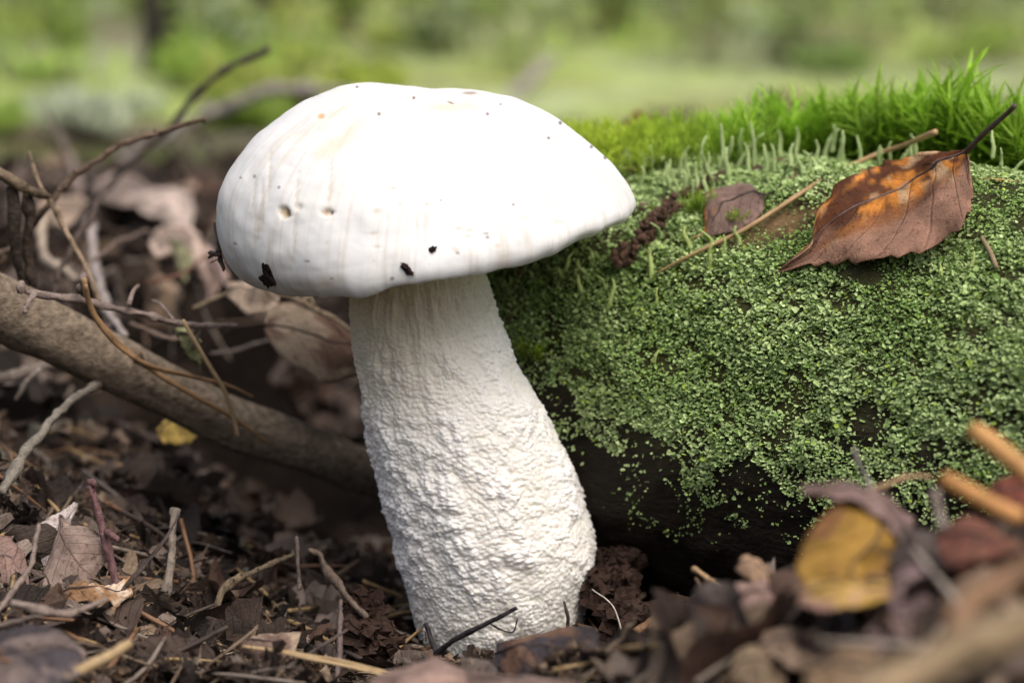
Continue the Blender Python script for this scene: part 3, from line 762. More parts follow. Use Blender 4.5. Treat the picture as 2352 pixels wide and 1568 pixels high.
stick('twig', [(-20,875,62),(40,858,62),(110,838,62.5),(160,822,63)], (.17, .16, .13), 'blurred grey-brown twig beneath the left end of the branch', color=(.17, .14, .115))
stick('twig', [(36,918,61),(60,885,61),(95,850,61)], (.05, .06, .06), 'tiny pale crooked twig under the branch', color=(.28, .24, .2), knots=.5)
stick('twig', [(208,1112,52.2),(218,1150,52.1),(232,1200,52),(244,1245,51.8),(252,1270,51.7),(262,1310,51.5),(275,1360,51.2),(296,1408,51)], (.10, .105, .11, .13, .11, .10, .09), 'upright reddish-purple twig stub with a short side spur', color=(.14, .075, .075), wob=.01, knots=.15,
      spurs=(([(247,1222,51.8),(258,1230,51.4),(272,1240,51.2)], (.085, .07)), ([(207,1108,52.2),(214,1107,52.1),(219,1116,52.1)], (.09, .06))))
stick('bark_splinter', [(225,1425,50.2),(275,1360,50.3),(320,1310,50.6),(360,1262,50.9),(395,1210,51.3),(414,1180,51.5)], (.07, .16, .17, .15, .11, .02), 'dark pointed bark splinter leaning across the red twig', 'splinter', color=(.062, .045, .038), wob=.01, knots=.1, flat=.35)
stick('twig', [(365,1425,52),(378,1370,52.2),(388,1310,52.5),(396,1240,53),(404,1165,53.5)], (.09, .11, .12, .11, .10), 'crumbly grey upright twig covered in fungal threads', color=(.20, .165, .135), knots=.6, wob=.05)
stick('twig', [(497,1422,52.5),(500,1385,52.5),(512,1350,52.8),(560,1325,53.4),(620,1298,54),(672,1272,54.6)], (.08, .085, .08, .07, .05), 'thin rough twig bending over in an elbow on the soil', color=(.15, .115, .075), knots=.6, spurs=thorns([(512,1350,52.8),(560,1325,53.4),(672,1272,54.6)], 9, 9, .2))
stick('twig', [(690,1352,53),(686,1300,53.2),(683,1232,53.4)], (.06, .06, .05), 'tiny straight upright twig standing on bare soil', color=(.12, .09, .075), knots=.4)
stick('twig', [(702,1258,54),(735,1268,53.8),(752,1292,53.5),(765,1325,53.2),(795,1375,53),(840,1420,52.8)], (.05, .10, .11, .09, .06), 'knotty arched root piece beside the stem', 'root', color=(.14, .105, .08), knots=.7, wob=.06)
stick('twig', [(772,1575,47.8),(776,1500,48.5),(780,1430,49.2),(784,1375,49.8)], (.08, .075, .07, .05), 'grey-brown vertical twig in front of the bare soil', color=(.12, .09, .08), knots=.3)
stick('twig', [(1003,1503,49.6),(1045,1470,49.4),(1100,1440,49.3),(1150,1415,49.2),(1184,1395,49.2)], (.085, .07, .075, .07, .06), 'black twig leaning across the foot of the white stem', color=(.018, .014, .016), knots=.15, spurs=(([(1120,1428,49.3),(1150,1445,49.5),(1178,1450,49.7),(1188,1418,49.7)], (.025, .015)),))
stick('twig', [(998,1505,49.7),(990,1470,50.2),(977,1432,50.4)], (.075, .07, .06), 'short black twig stub against the foot of the stem', color=(.025, .02, .022), knots=.15)
stick('twig', [(1370,1512,50),(1420,1478,50.2),(1470,1445,50.6),(1515,1410,51)], (.10, .12, .11, .07), 'short orange-brown twig on the dark soil under the log', color=(.17, .095, .05), knots=.3)
stick('root_thread', [(1362,1350,51.8),(1390,1372,51.6),(1412,1405,51.4),(1424,1450,51.2),(1430,1500,51)], (.02, .022, .022, .018), 'fine white root thread beside the foot of the stem', 'root', color=(.42, .38, .33), knots=0, wob=.04)
stick('twig', [(1300,1450,51),(1303,1415,51),(1298,1380,51.2)], (.05, .05, .03), 'thin dark splinter upright at the right foot of the stem', 'splinter', color=(.05, .035, .028), knots=.1)
stick('twig', [(448,705,63),(500,680,63),(560,664,63),(610,668,62.6),(680,688,62),(740,715,61.6),(800,758,61.2),(850,800,61)], (.06, .065, .07, .07, .075, .065, .06), 'bent straw-brown twig passing under the cap edge to the stem', color=(.26, .20, .13), buds=((702, 690, 61.9, .10),), spurs=(([(700,692,61.9),(712,680,61.8),(722,705,61.7)], (.05, .035)),))
stick('twig', [(330,648,68),(380,640,68),(420,628,68.5),(470,590,69)], (.05, .07, .07, .04), 'short rust-brown twig across the dark hole behind the branch', color=(.15, .075, .05))
stick('twig', [(480,550,70),(500,610,69),(512,640,68),(530,665,67)], (.04, .05, .05, .04), 'thin grey-brown twig hanging beside the cap edge', color=(.17, .13, .12))
stick('twig', [(300,740,62),(340,760,61.5),(395,780,61),(440,760,62)], (.06, .07, .06, .05), 'small crooked twig lying just above the branch', color=(.16, .115, .09), knots=.5)
stick('twig', [(480,815,64),(560,800,65),(640,770,66)], (.06, .06, .05), 'dim grey twig crossing the dark gap beside the broad leaf', color=(.11, .09, .08))
stick('twig', [(-20,590,60),(20,570,60.5),(45,540,61),(70,505,61)], (.07, .075, .07, .05), 'dark slanting twig crossing the two upright dead stems', color=(.10, .07, .05))
# needles and catkin lying on the log
def on_log(lst, lift): return [hl(x_, y_, lift) for x_, y_ in lst]
def log_stick(name, lst, lift, rad, label, cat, color, mat='needle', knots=0., flat=1.0, group=None, ends=None):
    c = np.array(on_log(lst, lift))
    if ends is not None: c[-1] = c[-1] + np.array(ends)
    V, F = tube(c, rad, k=8, wob=.005, knots=knots, seed=random.randrange(99), flat=flat)
    return solo(name, V, F, MAT[mat], label, cat, group, color=color)
log_stick('pine_needle', [(1510,626),(1600,580),(1700,532),(1780,484),(1850,438),(1930,392),(2010,356),(2080,332),(2148,313)], .36, (.025, .05, .06, .062, .062, .06, .062, .065, .085), 'long tan pine needle pair lying slantwise across the log', 'needle', (.34, .22, .11), ends=(0, 0, .1))
log_stick('pine_needle', [(1572,556),(1610,540),(1660,515),(1720,488)], .12, (.045, .05, .045, .03), 'short orange-brown needle tucked under the small leaf', 'needle', (.30, .17, .08))
log_stick('pine_needle', [(2238,412),(2290,414),(2352,424),(2420,440)], .25, (.04, .05, .05, .05), 'pale tan needle poking out behind the big leaf base', 'needle', (.42, .27, .11))
log_stick('twig', [(1720,302),(1732,285),(1745,262)], .6, (.035, .035, .04), 'tiny black stick standing in the moss', 'twig', (.03, .026, .024), 'twig')
log_stick('twig', [(1440,392),(1470,388),(1500,380),(1555,362)], .4, (.05, .05, .045, .03), 'thin brown twig lying at the moss edge beside the cap', 'twig', (.13, .075, .05), 'twig')
log_stick('pine_needle', [(1175,668),(1195,630),(1215,592)], .16, (.035, .04, .03), 'reddish needle on the lichen beside the upper stem', 'needle', (.16, .075, .045))
log_stick('pine_needle', [(1168,790),(1172,745),(1174,705)], .16, (.04, .045, .04), 'reddish-brown needle upright in the gap beside the stem', 'needle', (.17, .08, .05))
log_stick('pine_needle', [(2255,545),(2275,580),(2290,615)], .3, (.05, .06, .05), 'blurred tan needle upright on the lichen near the big leaf', 'needle', (.26, .20, .12))
log_stick('hair_thread', [(1518,478),(1522,452),(1535,430),(1534,405)], .5, (.010, .010, .008), 'hair-thin black thread standing beside the catkin', 'thread', (.02, .018, .016), 'twig')
def blob(c, r, seed, sub=1, jag=.35, sq=(1, 1, 1)):
    g = (1 + 5 ** .5) / 2
    v = np.array([(-1,g,0),(1,g,0),(-1,-g,0),(1,-g,0),(0,-1,g),(0,1,g),(0,-1,-g),(0,1,-g),(g,0,-1),(g,0,1),(-g,0,-1),(-g,0,1)], float)
    f = [(0,11,5),(0,5,1),(0,1,7),(0,7,10),(0,10,11),(1,5,9),(5,11,4),(11,10,2),(10,7,6),(7,1,8),(3,9,4),(3,4,2),(3,2,6),(3,6,8),(3,8,9),(4,9,5),(2,4,11),(6,2,10),(8,6,7),(9,8,1)]
    v = list(v / np.linalg.norm(v[0]))
    for _ in range(sub):
        nf, md = [], {}
        def m_(a, b):
            k = (min(a, b), max(a, b))
            if k not in md:
                q = v[a] + v[b]; v.append(q / np.linalg.norm(q)); md[k] = len(v) - 1
            return md[k]
        for a, b, c_ in f:
            x_, y_, z_ = m_(a, b), m_(b, c_), m_(c_, a); nf += [(a, x_, z_), (b, y_, x_), (c_, z_, y_), (x_, y_, z_)]
        f = nf
    v = np.array(v); d = 1 + jag * fbm(v[:, 0] * 1.7 + seed, v[:, 1] * 1.7, v[:, 2] * 1.7, seed, 3)
    return np.asarray(c) + v * d[:, None] * r * np.array(sq), f
def catkin(lst, lift, r, n, label):
    c = catmull(np.array(on_log(lst, lift)), n)
    t = thing('dry_catkin', c[0], label, 'catkin', None)
    V, F = tube(c[::6], r * .45, k=6, rough=.2); part('axis', V, F, MAT['twig'], t, color=(.07, .04, .025))
    base = [mk_mesh('scale', *blob((0, 0, 0), 1.0, q, 1, .35, (1, .8, .7)), MAT['twig'], smooth=False) for q in range(5)]
    tg = np.gradient(c, axis=0)
    for i in range(n):
        for j in range(2):
            o = bpy.data.objects.new('scale', base[(i * 2 + j) % 5]); COL.objects.link(o); o.parent = t
            d = np.array([random.gauss(0, 1), random.gauss(0, 1), random.gauss(0, 1)]); d -= tg[i] * (d @ tg[i]) / (tg[i] @ tg[i]); d /= np.linalg.norm(d)
            if d @ (CAM - c[i]) < 0 and random.random() < .5: d = -d
            q = c[i] + d * r * random.uniform(.65, 1.0) - np.array(list(t['org']))
            o.location = q * S; o.rotation_euler = [random.uniform(0, 6) for _ in range(3)]; o.scale = [r * random.uniform(.30, .50)] * 3
            kk = random.uniform(.7, 1.6); o.color = (.105 * kk, .06 * kk, .04 * kk, 1)
catkin([(1412,606),(1450,570),(1490,530),(1530,492),(1560,468)], .28, .25, 44, 'thick dark brown knobbly catkin lying on the lichen beside the cap')
catkin([(1575,455),(1605,432),(1640,412)], .25, .17, 16, 'paler crumbling catkin end beside the moss edge')
for q, (x_, y_, s_, lab) in enumerate(((1705,385,.18,'rounded brown bud scale standing in the log debris below the moss'),(1740,392,.16,'reddish brown bud scale beside a lichen stalk on the log'),(1790,378,.2,'large dark brown bud cluster at the moss edge on the log'),
        (1812,386,.15,'small dark bud scale next to the bud cluster on the log'),(1838,392,.13,'flat brown bud scale at the far end of the log debris'),(1655,405,.15,'grey-brown bud scale nearest the catkin end'),(1478,478,.13,'dark crumb on the lichen just under the cap edge'))):
    V, F = blob(hl(x_, y_, .15), s_, 40 + q, 2, .4); k_ = random.uniform(.8, 1.3)
    solo('bud_scale', V, F, MAT['twig'], lab, 'bud scale', 'bud scales on the log', color=(.12 * k_, .07 * k_, .05 * k_))
for q, (l_, lab) in enumerate((([(1700,412),(1740,405),(1790,408)], 'flat brown needle lying along the log debris'), ([(1770,398),(1810,415),(1840,422)], 'short reddish bark shred at the end of the log debris'), ([(1660,420),(1700,418),(1745,415)], 'thin tan straw under the lichen stalks'),([(1800,425),(1830,400),(1850,385)], 'upright brown bark shred beside the tan needle pair'))):
    log_stick('bark_shred', l_, .15, (.03, .05, .03), lab, 'bark shred', (.17, .09, .055), 'twig', .2, .5, 'shreds on the log')

# ------------------------------------------------------------------ lichen stalks (podetia)
stalk_meshes = []
for q in range(14):
    b = random.uniform(-.35, .35); c_ = random.uniform(-.45, .45)
    V, F = tube([(0, 0, -.08), (b * .2, 0, .3), (b * .7 + c_ * .1, .05, .7), (b + c_ * .5, 0, 1.0)], (.085, .065, .055, .03), n=14, k=8, rough=.35, seed=q)
    stalk_meshes.append(mk_mesh('lichen_stalk', V, F, MAT['stalk']))
spec = [(1470,440,58),(1530,430,66),(1575,452,60),(1602,448,72),(1635,425,84),(1675,420,76),(1720,405,80),(1780,402,74),(1815,398,68),(1845,402,60),(1940,380,64),(1975,378,58),(2035,400,52),(1655,402,90),(1664,405,110),(1690,392,100),(1700,380,88),(1737,395,105),(1762,398,70),(1790,372,66),(1828,372,82),(1858,395,45),(1866,385,62),(1878,392,55),(1893,362,60),(1912,345,55),(1925,388,95),(2012,392,50),(2018,395,62),(2045,372,46),(2065,382,60),(2090,378,55),(2105,388,75),
        (1583,420,70),(1610,395,85),(1622,415,60),(1560,400,60),(1520,420,50),(1500,400,62),(1480,408,55),(1450,405,60),(1540,442,58),(1555,440,48),(1595,470,60),(1625,450,50),(1640,438,44),
        (1498,640,72),(1480,600,50),(1508,700,40),(1588,575,52),(1630,620,66),(1700,560,45),(1660,590,50),(1640,565,36),(1400,700,55),(1393,668,40),(1350,640,45),(1340,690,52),(1335,660,40),(1310,675,38),(1360,610,42),(1300,620,40),
        (2110,560,60),(2140,575,58),(2125,550,40),(2200,470,46),(2280,360,55),(2300,380,40),(2245,400,38),(2330,395,36),(1900,440,30),(1520,545,40),(1460,560,36),(1290,640,30),(1440,800,24),(1500,830,34),(2230,620,45),(2160,640,36),(2290,690,40)]
for x_, y_, h_ in spec:
    p_ = hl(x_, y_); dep = proj(p_)[2]
    o = bpy.data.objects.new('lichen_stalk', random.choice(stalk_meshes)); COL.objects.link(o)
    h_cm = h_ * dep / FPX * random.uniform(.95, 1.1)
    o.location = p_ * S; wd = (.5 + .45 * h_cm) * random.uniform(.8, 1.3); wd = min(wd, 1.05)
    o.scale = (wd, wd, h_cm); o.rotation_euler = (random.gauss(0, .16), random.gauss(0, .16), random.uniform(0, 6.28))
    k_ = random.uniform(.85, 1.15); o.color = (.36 * k_, .46 * k_, .20 * k_, 1) if y_ < 560 else (.40 * k_, .50 * k_, .17 * k_, 1)
    tag(o, 'slender pale green lichen stalk standing on the mossy log', 'lichen stalk', 'lichen stalks on the log')

# ------------------------------------------------------------------ leaves
def traced_leaf(label, top, bot, color, bulge=.25, serr=.05, nser=16, stalk=None, group=None, rib=.5, ripple=.06, colfn=None, srad=(.05, .04), seed=1, ribcol=(.05, .035, .03), name='dead_leaf', thick=.025):
    nu, nv = 64, 18
    T = catmull(np.array(top, float), nu); B = catmull(np.array(bot, float), nu)
    u = np.linspace(0, 1, nu)
    saw = ((u * nser + .3 * np.sin(u * 23)) % 1.0) - .5
    v = np.linspace(0, 1, nv)[None, :, None]
    G = T[:, None] * (1 - v) + B[:, None] * v
    wv = (B - T); 
    edge = np.abs(v[..., 0] - .5) * 2
    G += (wv / (np.linalg.norm(wv, axis=1)[:, None] + .3))[:, None] * (np.sign(v - .5) * (edge ** 6)[..., None] * (saw * serr * np.sin(u * math.pi) ** .3)[:, None, None])
    du = np.gradient(G, axis=0); dv = np.gradient(G, axis=1); n_ = np.cross(du, dv); n_ /= np.linalg.norm(n_, axis=-1)[..., None] + 1e-9
    flip = np.sign(np.sum(n_ * (CAM - G), -1).mean()); n_ *= flip
    G = G + n_ * (bulge * np.sin(v[..., 0] * math.pi) * np.sin(u * math.pi)[:, None] + ripple * fbm(u[:, None] * 5 + seed, v[..., 0] * 3, 0, seed, 3) + ripple * .5 * np.sin(u * 38 + v[..., 0] * 6 * 1)[..., ] if False else
                bulge * np.sin(v[..., 0] * math.pi) * np.sin(u * math.pi)[:, None] + ripple * fbm(u[:, None] * 5 + seed, v[..., 0] * 3, 0, seed, 3))[..., None]
    t = thing(name, G.reshape(-1, 3)[np.argmin(G[..., 2])], label, 'leaf', group)
    uv = np.stack(np.broadcast_arrays(u[:, None], np.clip(.5 + (v[..., 0] - rib) / (2 * max(rib, 1 - rib)), 0, 1)), -1).reshape(-1, 2)
    col = np.ones((nu, nv, 3)) * np.array(color)
    if colfn is not None: col = colfn(np.broadcast_to(u[:, None], (nu, nv)), np.broadcast_to(v[..., 0], (nu, nv)), col)
    b = part('blade', G.reshape(-1, 3), grid_faces(nu, nv), MAT['hero'], t, col=col.reshape(-1, 3), uv=uv)
    md = b.modifiers.new('thickness', 'SOLIDIFY'); md.thickness = thick * S; md.offset = 0
    j = rib * (nv - 1); j0 = int(j); R = G[:, j0] * (1 - (j - j0)) + G[:, min(j0 + 1, nv - 1)] * (j - j0)
    V, F = tube((R + n_[:, j0] * .012)[::3], (.04, .03, .012), k=6, rough=.1); part('midrib', V, F, MAT['twig'], t, color=ribcol)
    if stalk is not None:
        V, F = tube(np.vstack([R[:1], np.array(stalk)]), srad, k=7, rough=.1); part('leaf_stalk', V, F, MAT['twig'], t, color=ribcol)
    return t
def stain(a, b, thr0, thr1, sx=3, sy=3, seed=0, extra=None):
    def fn(u, v, col):
        n_ = fbm(u * sx + seed, v * sy, 0, seed, 4); m = sstep(thr0, thr1, n_ + (extra(u, v) if extra else 0))[..., None]
        return np.array(a) * (1 - m) + np.array(b) * m
    return fn
def bigleaf_col(u, v, col):  # the leaf's own variegated orange and brown
    # u: 0 at the stalk, 1 at the tip; v: 0 upper edge, 1 lower edge
    lo = np.array([.31, .175, .12]); org = np.array([.62, .24, .04]); pale = np.array([.62, .42, .24]); dk = np.array([.11, .038, .014])
    f = fbm(u * 5, v * 4, 0, 61, 4); g = fbm(u * 9 + 4, v * 6, 0, 67, 4)
    bright = org + (pale - org) * sstep(-.1, .5, g)[..., None]
    bright = bright + (dk - bright) * sstep(.0, .35, f + .22 * np.sin(u * 9) + .25 * fbm(u * 16, v * 11, 0, 63, 3))[..., None]
    m = sstep(.72, .55, v + .10 * f + .12 * sstep(.6, .95, u))[..., None] * sstep(1.0, .82, u)[..., None]
    band = np.exp(-((v - .62) / .06) ** 2)[..., None] * sstep(.92, .8, u)[..., None]
    c = lo * (1 - m) + bright * m
    return c + (dk * 1.3 - c) * band * .75
def HL(lst): return np.array([hl(x_, y_, li) for x_, y_, li in lst])
bt = HL([(2215,345,3.0),(2120,352,2.6),(2030,378,2.2),(1950,412,1.8),(1885,470,1.4),(1868,520,1.2),(1862,552,.9),(1780,624,.12)])
bo = HL([(2224,352,3.0),(2232,440,2.0),(2205,500,1.7),(2150,560,1.2),(2085,583,.9),(1990,598,.7),(1900,604,.5),(1781,627,.12)])
st_ = np.array([P(2225,342, bt[0][1] + 55 - .2), P(2262,305, bt[0][1] + 55 - 1.0), P(2300,272, bt[0][1] + 55 - 1.8), P(2332,243, bt[0][1] + 55 - 2.4)])
traced_leaf('big brown leaf with mottled orange upper half resting on the log', bt, bo, (.2, .12, .09), .12, .26, 10, st_, rib=.40, ripple=.11, colfn=bigleaf_col, srad=(.07, .065, .055), seed=3, ribcol=(.10, .072, .068))
lt = HL([(1752,448,.35),(1722,428,.5),(1690,424,.55),(1655,432,.55),(1622,446,.5),(1617,480,.45),(1622,530,.3)])
lo_ = HL([(1754,452,.35),(1752,480,.3),(1738,505,.25),(1710,522,.2),(1690,535,.15),(1660,540,.15),(1624,545,.12)])
def small_col(u, v, col):
    c = np.ones((*u.shape, 3)) * np.array([.21, .14, .115]); m = sstep(.35, .1, v + .25 * fbm(u * 4, v * 4, 0, 13, 3) + .25 * sstep(.75, .4, u))[..., None] * sstep(.3, .5, u)[..., None]
    return c * (1 - m) + m * np.array([.26, .10, .025])
traced_leaf('small curled brown leaf with notched orange edge beside the catkin', lt, lo_, (.2, .14, .11), .22, .06, 9, HL([(1760,446,.4),(1782,438,.4),(1795,420,.5)]), colfn=small_col, srad=(.035, .03), seed=8)
# leaves left of and behind the stem
def PL(lst): return np.array([P(*q) for q in lst])
traced_leaf('broad brown leaf propped behind the left side of the stem', PL([(612,745,60.5),(625,712,60.8),(660,698,61),(720,715,61.5),(775,740,62),(830,775,62.5),(860,820,63)]), PL([(612,752,60.3),(630,800,60),(668,838,59.8),(720,862,59.8),(745,880,59.8),(800,868,60.5),(860,850,62)]), (.2, .15, .1), .35, .04, 11, colfn=stain((.17, .105, .075), (.37, .29, .21), -.2, .35, 3, 3, 5), seed=12)
traced_leaf('greyish brown leaf with pointed tip standing beside the red twig', PL([(140,1180,52.6),(160,1205,52.5),(190,1212,52.4),(215,1222,52.3),(236,1240,52.2),(240,1290,52)]), PL([(139,1186,52.6),(128,1240,52.2),(110,1290,51.6),(98,1330,51),(110,1362,50.6),(190,1372,50.4)]), (.2, .15, .13), .25, .05, 7, colfn=stain((.20, .145, .12), (.27, .205, .175), -.3, .4, 4, 4, 9), seed=21, ribcol=(.12, .085, .075))
traced_leaf('pale whitish leaf underside behind the greyish pointed leaf', PL([(170,1155,54),(140,1175,53.6),(100,1195,53.3),(66,1222,53)]), PL([(180,1160,54),(150,1230,53.2),(128,1290,52.6),(108,1315,52.3)]), (.55, .48, .46), .12, .03, 6, seed=22, ribcol=(.4, .34, .32))
traced_leaf('brown leaf cut by the frame beside the pale leaf', PL([(-40,1235,52),(10,1228,52),(40,1245,52),(62,1290,51.5)]), PL([(-40,1330,50.5),(0,1370,50),(40,1390,49.6),(70,1370,49.6)]), (.24, .16, .135), .3, .05, 7, seed=23, ribcol=(.15, .1, .09))
traced_leaf('folded orange-tan leaf scrap at the foot of the red twig', PL([(118,1388,50),(150,1358,50.2),(200,1348,50.4),(250,1340,50.6),(300,1330,50.8)]), PL([(120,1394,49.8),(165,1410,49.4),(210,1415,49.4),(260,1405,49.6),(305,1370,50)]), (.42, .27, .15), .35, .1, 7, colfn=stain((.36, .21, .11), (.55, .44, .34), -.1, .3, 5, 3, 2), seed=24, ripple=.15)
traced_leaf('dark bluish-grey wet leaf in front below the red twig', PL([(-30,1460,45),(60,1440,45.5),(130,1450,45.5),(190,1490,45)]), PL([(-30,1580,41),(60,1590,41),(130,1580,41.5),(205,1545,43)]), (.12, .095, .09), .2, .05, 7, colfn=stain((.075, .065, .072), (.20, .155, .14), -.1, .4, 3, 3, 4), seed=25)
traced_leaf('tan leaf with curled tip lying on edge among the straw', PL([(535,1478,48),(580,1462,48.3),(640,1456,48.5),(692,1454,48.6)]), PL([(540,1484,48),(580,1510,47.6),(620,1545,47),(648,1575,46.5)]), (.25, .185, .14), .22, .05, 6, colfn=stain((.16, .11, .085), (.34, .26, .19), -.2, .3, 3, 3, 6), seed=26)
traced_leaf('dark wet bluish leaf lying before the foot of the stem', PL([(1140,1475,47.5),(1220,1455,47.2),(1300,1440,47),(1365,1445,46.6),(1380,1500,46)]), PL([(1130,1520,46.6),(1180,1560,45.5),(1240,1580,45),(1310,1580,44.8),(1385,1540,45.2)]), (.08, .06, .06), .25, .06, 8, colfn=stain((.050, .042, .048), (.155, .09, .06), 0, .5, 4, 4, 7), seed=27)
traced_leaf('pinkish tan blurred leaf at the front edge before the stem', PL([(850,1562,42.5),(920,1535,42.5),(990,1515,42.6),(1060,1535,42.6),(1100,1560,42.4)]), PL([(850,1580,41.5),(920,1605,40.5),(990,1610,40.4),(1060,1605,40.6),(1102,1580,41.8)]), (.36, .25, .21), .15, .02, 6, seed=28, ribcol=(.2, .14, .12))
traced_leaf('long flat brown bark strip blurred at the front edge', PL([(1060,1545,42),(1180,1552,41.6),(1300,1566,41.3),(1380,1572,41)]), PL([(1060,1568,41.6),(1180,1590,40.8),(1300,1602,40.5),(1380,1600,40.4)]), (.22, .16, .135), .1, .02, 4, seed=29)
traced_leaf('small pale lilac-grey leaf scrap blurred at the front edge', PL([(1405,1530,44),(1440,1508,44.2),(1490,1520,44),(1530,1545,43.6)]), PL([(1405,1560,43.4),(1440,1590,42.8),(1490,1600,42.4),(1532,1580,42.8)]), (.33, .27, .27), .12, .05, 5, seed=30)
# right-hand pile, out of focus
def yel_col(u, v, col):
    f = fbm(u * 3.2, v * 3.2, 0, 33, 3); br = np.array([.25, .125, .05]); ye = np.array([.40, .235, .05]); c = br + (ye - br) * sstep(-.1, .25, f + .32 * np.exp(-((v - .45) / .25) ** 2) - .12)[..., None]
    dk = sstep(.62, .95, v)[..., None]; return c * (1 - dk) + dk * np.array([.15, .075, .05])
traced_leaf('curled yellow and brown leaf standing upright in the litter pile', PL([(1930,1135,39.5),(1890,1180,39),(1850,1240,38.6),(1832,1300,38.3),(1850,1340,38),(1880,1385,37.6)]), PL([(2010,1150,40),(2060,1190,40),(2085,1240,39.8),(2080,1300,39.4),(2050,1340,38.8),(1990,1390,37.8)]), (.3, .2, .1), .45, .05, 7, colfn=yel_col, seed=41, ripple=.12)
traced_leaf('grey-brown rolled leaf hood over the yellow leaf', PL([(1840,1122,39.2),(1900,1115,39.6),(1970,1125,40),(2040,1150,40.2),(2090,1200,40.3)]), PL([(1845,1140,38.8),(1900,1150,38.8),(1970,1170,39),(2040,1215,39),(2098,1265,39)]), (.27, .185, .165), .25, .05, 7, seed=42, ripple=.1)
traced_leaf('pinkish leaf fold beneath the yellow leaf', PL([(1830,1350,37.2),(1890,1330,37.2),(1960,1340,37.4),(2040,1320,37.6)]), PL([(1835,1385,36.6),(1890,1402,36.3),(1960,1398,36.3),(2045,1375,36.8)]), (.40, .24, .15), .18, .05, 5, colfn=stain((.36, .22, .17), (.55, .36, .09), -.2, .3, 2, 2, 3), seed=43)
traced_leaf('lilac-grey leaf sloping from the yellow leaf down the pile', PL([(2050,1310,38),(2110,1290,38),(2150,1330,37.6),(2160,1400,36.8)]), PL([(2040,1390,36.6),(2060,1440,36),(2110,1450,35.6),(2165,1430,36)]), (.24, .17, .165), .25, .06, 6, seed=44)
traced_leaf('reddish-brown leaf under the two tan sticks', PL([(2150,1225,37.5),(2210,1195,38),(2290,1190,38.2),(2370,1200,38.4)]), PL([(2150,1250,37),(2210,1330,36),(2290,1370,35.5),(2370,1350,35.7)]), (.20, .085, .06), .3, .06, 7, seed=45)
traced_leaf('dark red leaf at the right frame edge behind the sticks', PL([(2270,1120,41),(2310,1095,41.2),(2360,1080,41.4),(2420,1080,41.5)]), PL([(2275,1160,40.4),(2320,1200,39.8),(2370,1200,39.8),(2425,1180,40)]), (.16, .05, .032), .2, .05, 6, seed=46)
traced_leaf('small pale brown leaf rolled up at the dark gap under the log', PL([(1690,1300,43),(1720,1275,43.2),(1750,1300,43.2),(1775,1320,43)]), PL([(1692,1312,42.8),(1720,1330,42.4),(1750,1345,42.2),(1776,1335,42.4)]), (.42, .28, .18), .15, .06, 5, seed=47)
traced_leaf('rounded mauve-brown leaf at the left end of the litter pile', PL([(1672,1385,41.5),(1690,1345,42),(1735,1335,42.2),(1790,1350,42)]), PL([(1676,1405,41),(1705,1430,40.6),(1750,1425,40.6),(1795,1395,41.2)]), (.30, .20, .17), .2, .06, 6, seed=48)
traced_leaf('forked tan-pink leaf scrap low in the litter pile', PL([(1740,1480,39),(1790,1440,39.5),(1850,1450,39.4),(1920,1445,39.4)]), PL([(1745,1500,38.5),(1790,1520,38),(1830,1540,37.6),(1925,1480,38.6)]), (.38, .27, .19), .2, .12, 5, seed=49)
traced_leaf('tan leaf blade half sunk at the foot of the litter pile', PL([(1675,1530,38.5),(1715,1480,39.2),(1770,1500,39),(1800,1540,38.4)]), PL([(1680,1560,38),(1715,1580,37.6),(1760,1600,37),(1805,1580,37.4)]), (.30, .22, .14), .2, .06, 6, seed=50)
traced_leaf('brown leaf with pale rim blurred low in the pile', PL([(1850,1530,34.5),(1930,1490,35),(2010,1500,35),(2080,1560,34)]), PL([(1850,1580,33.5),(1930,1620,32.6),(2010,1630,32.4),(2085,1610,32.8)]), (.25, .17, .10), .3, .05, 6, seed=51)
traced_leaf('mauve leaf lobe lying above the thick blurred stick', PL([(1990,1440,36),(2060,1425,36.2),(2130,1450,36),(2160,1500,35.4)]), PL([(1990,1490,35.2),(2050,1540,34.5),(2110,1550,34.3),(2165,1530,34.6)]), (.26, .18, .155), .25, .07, 6, seed=52)
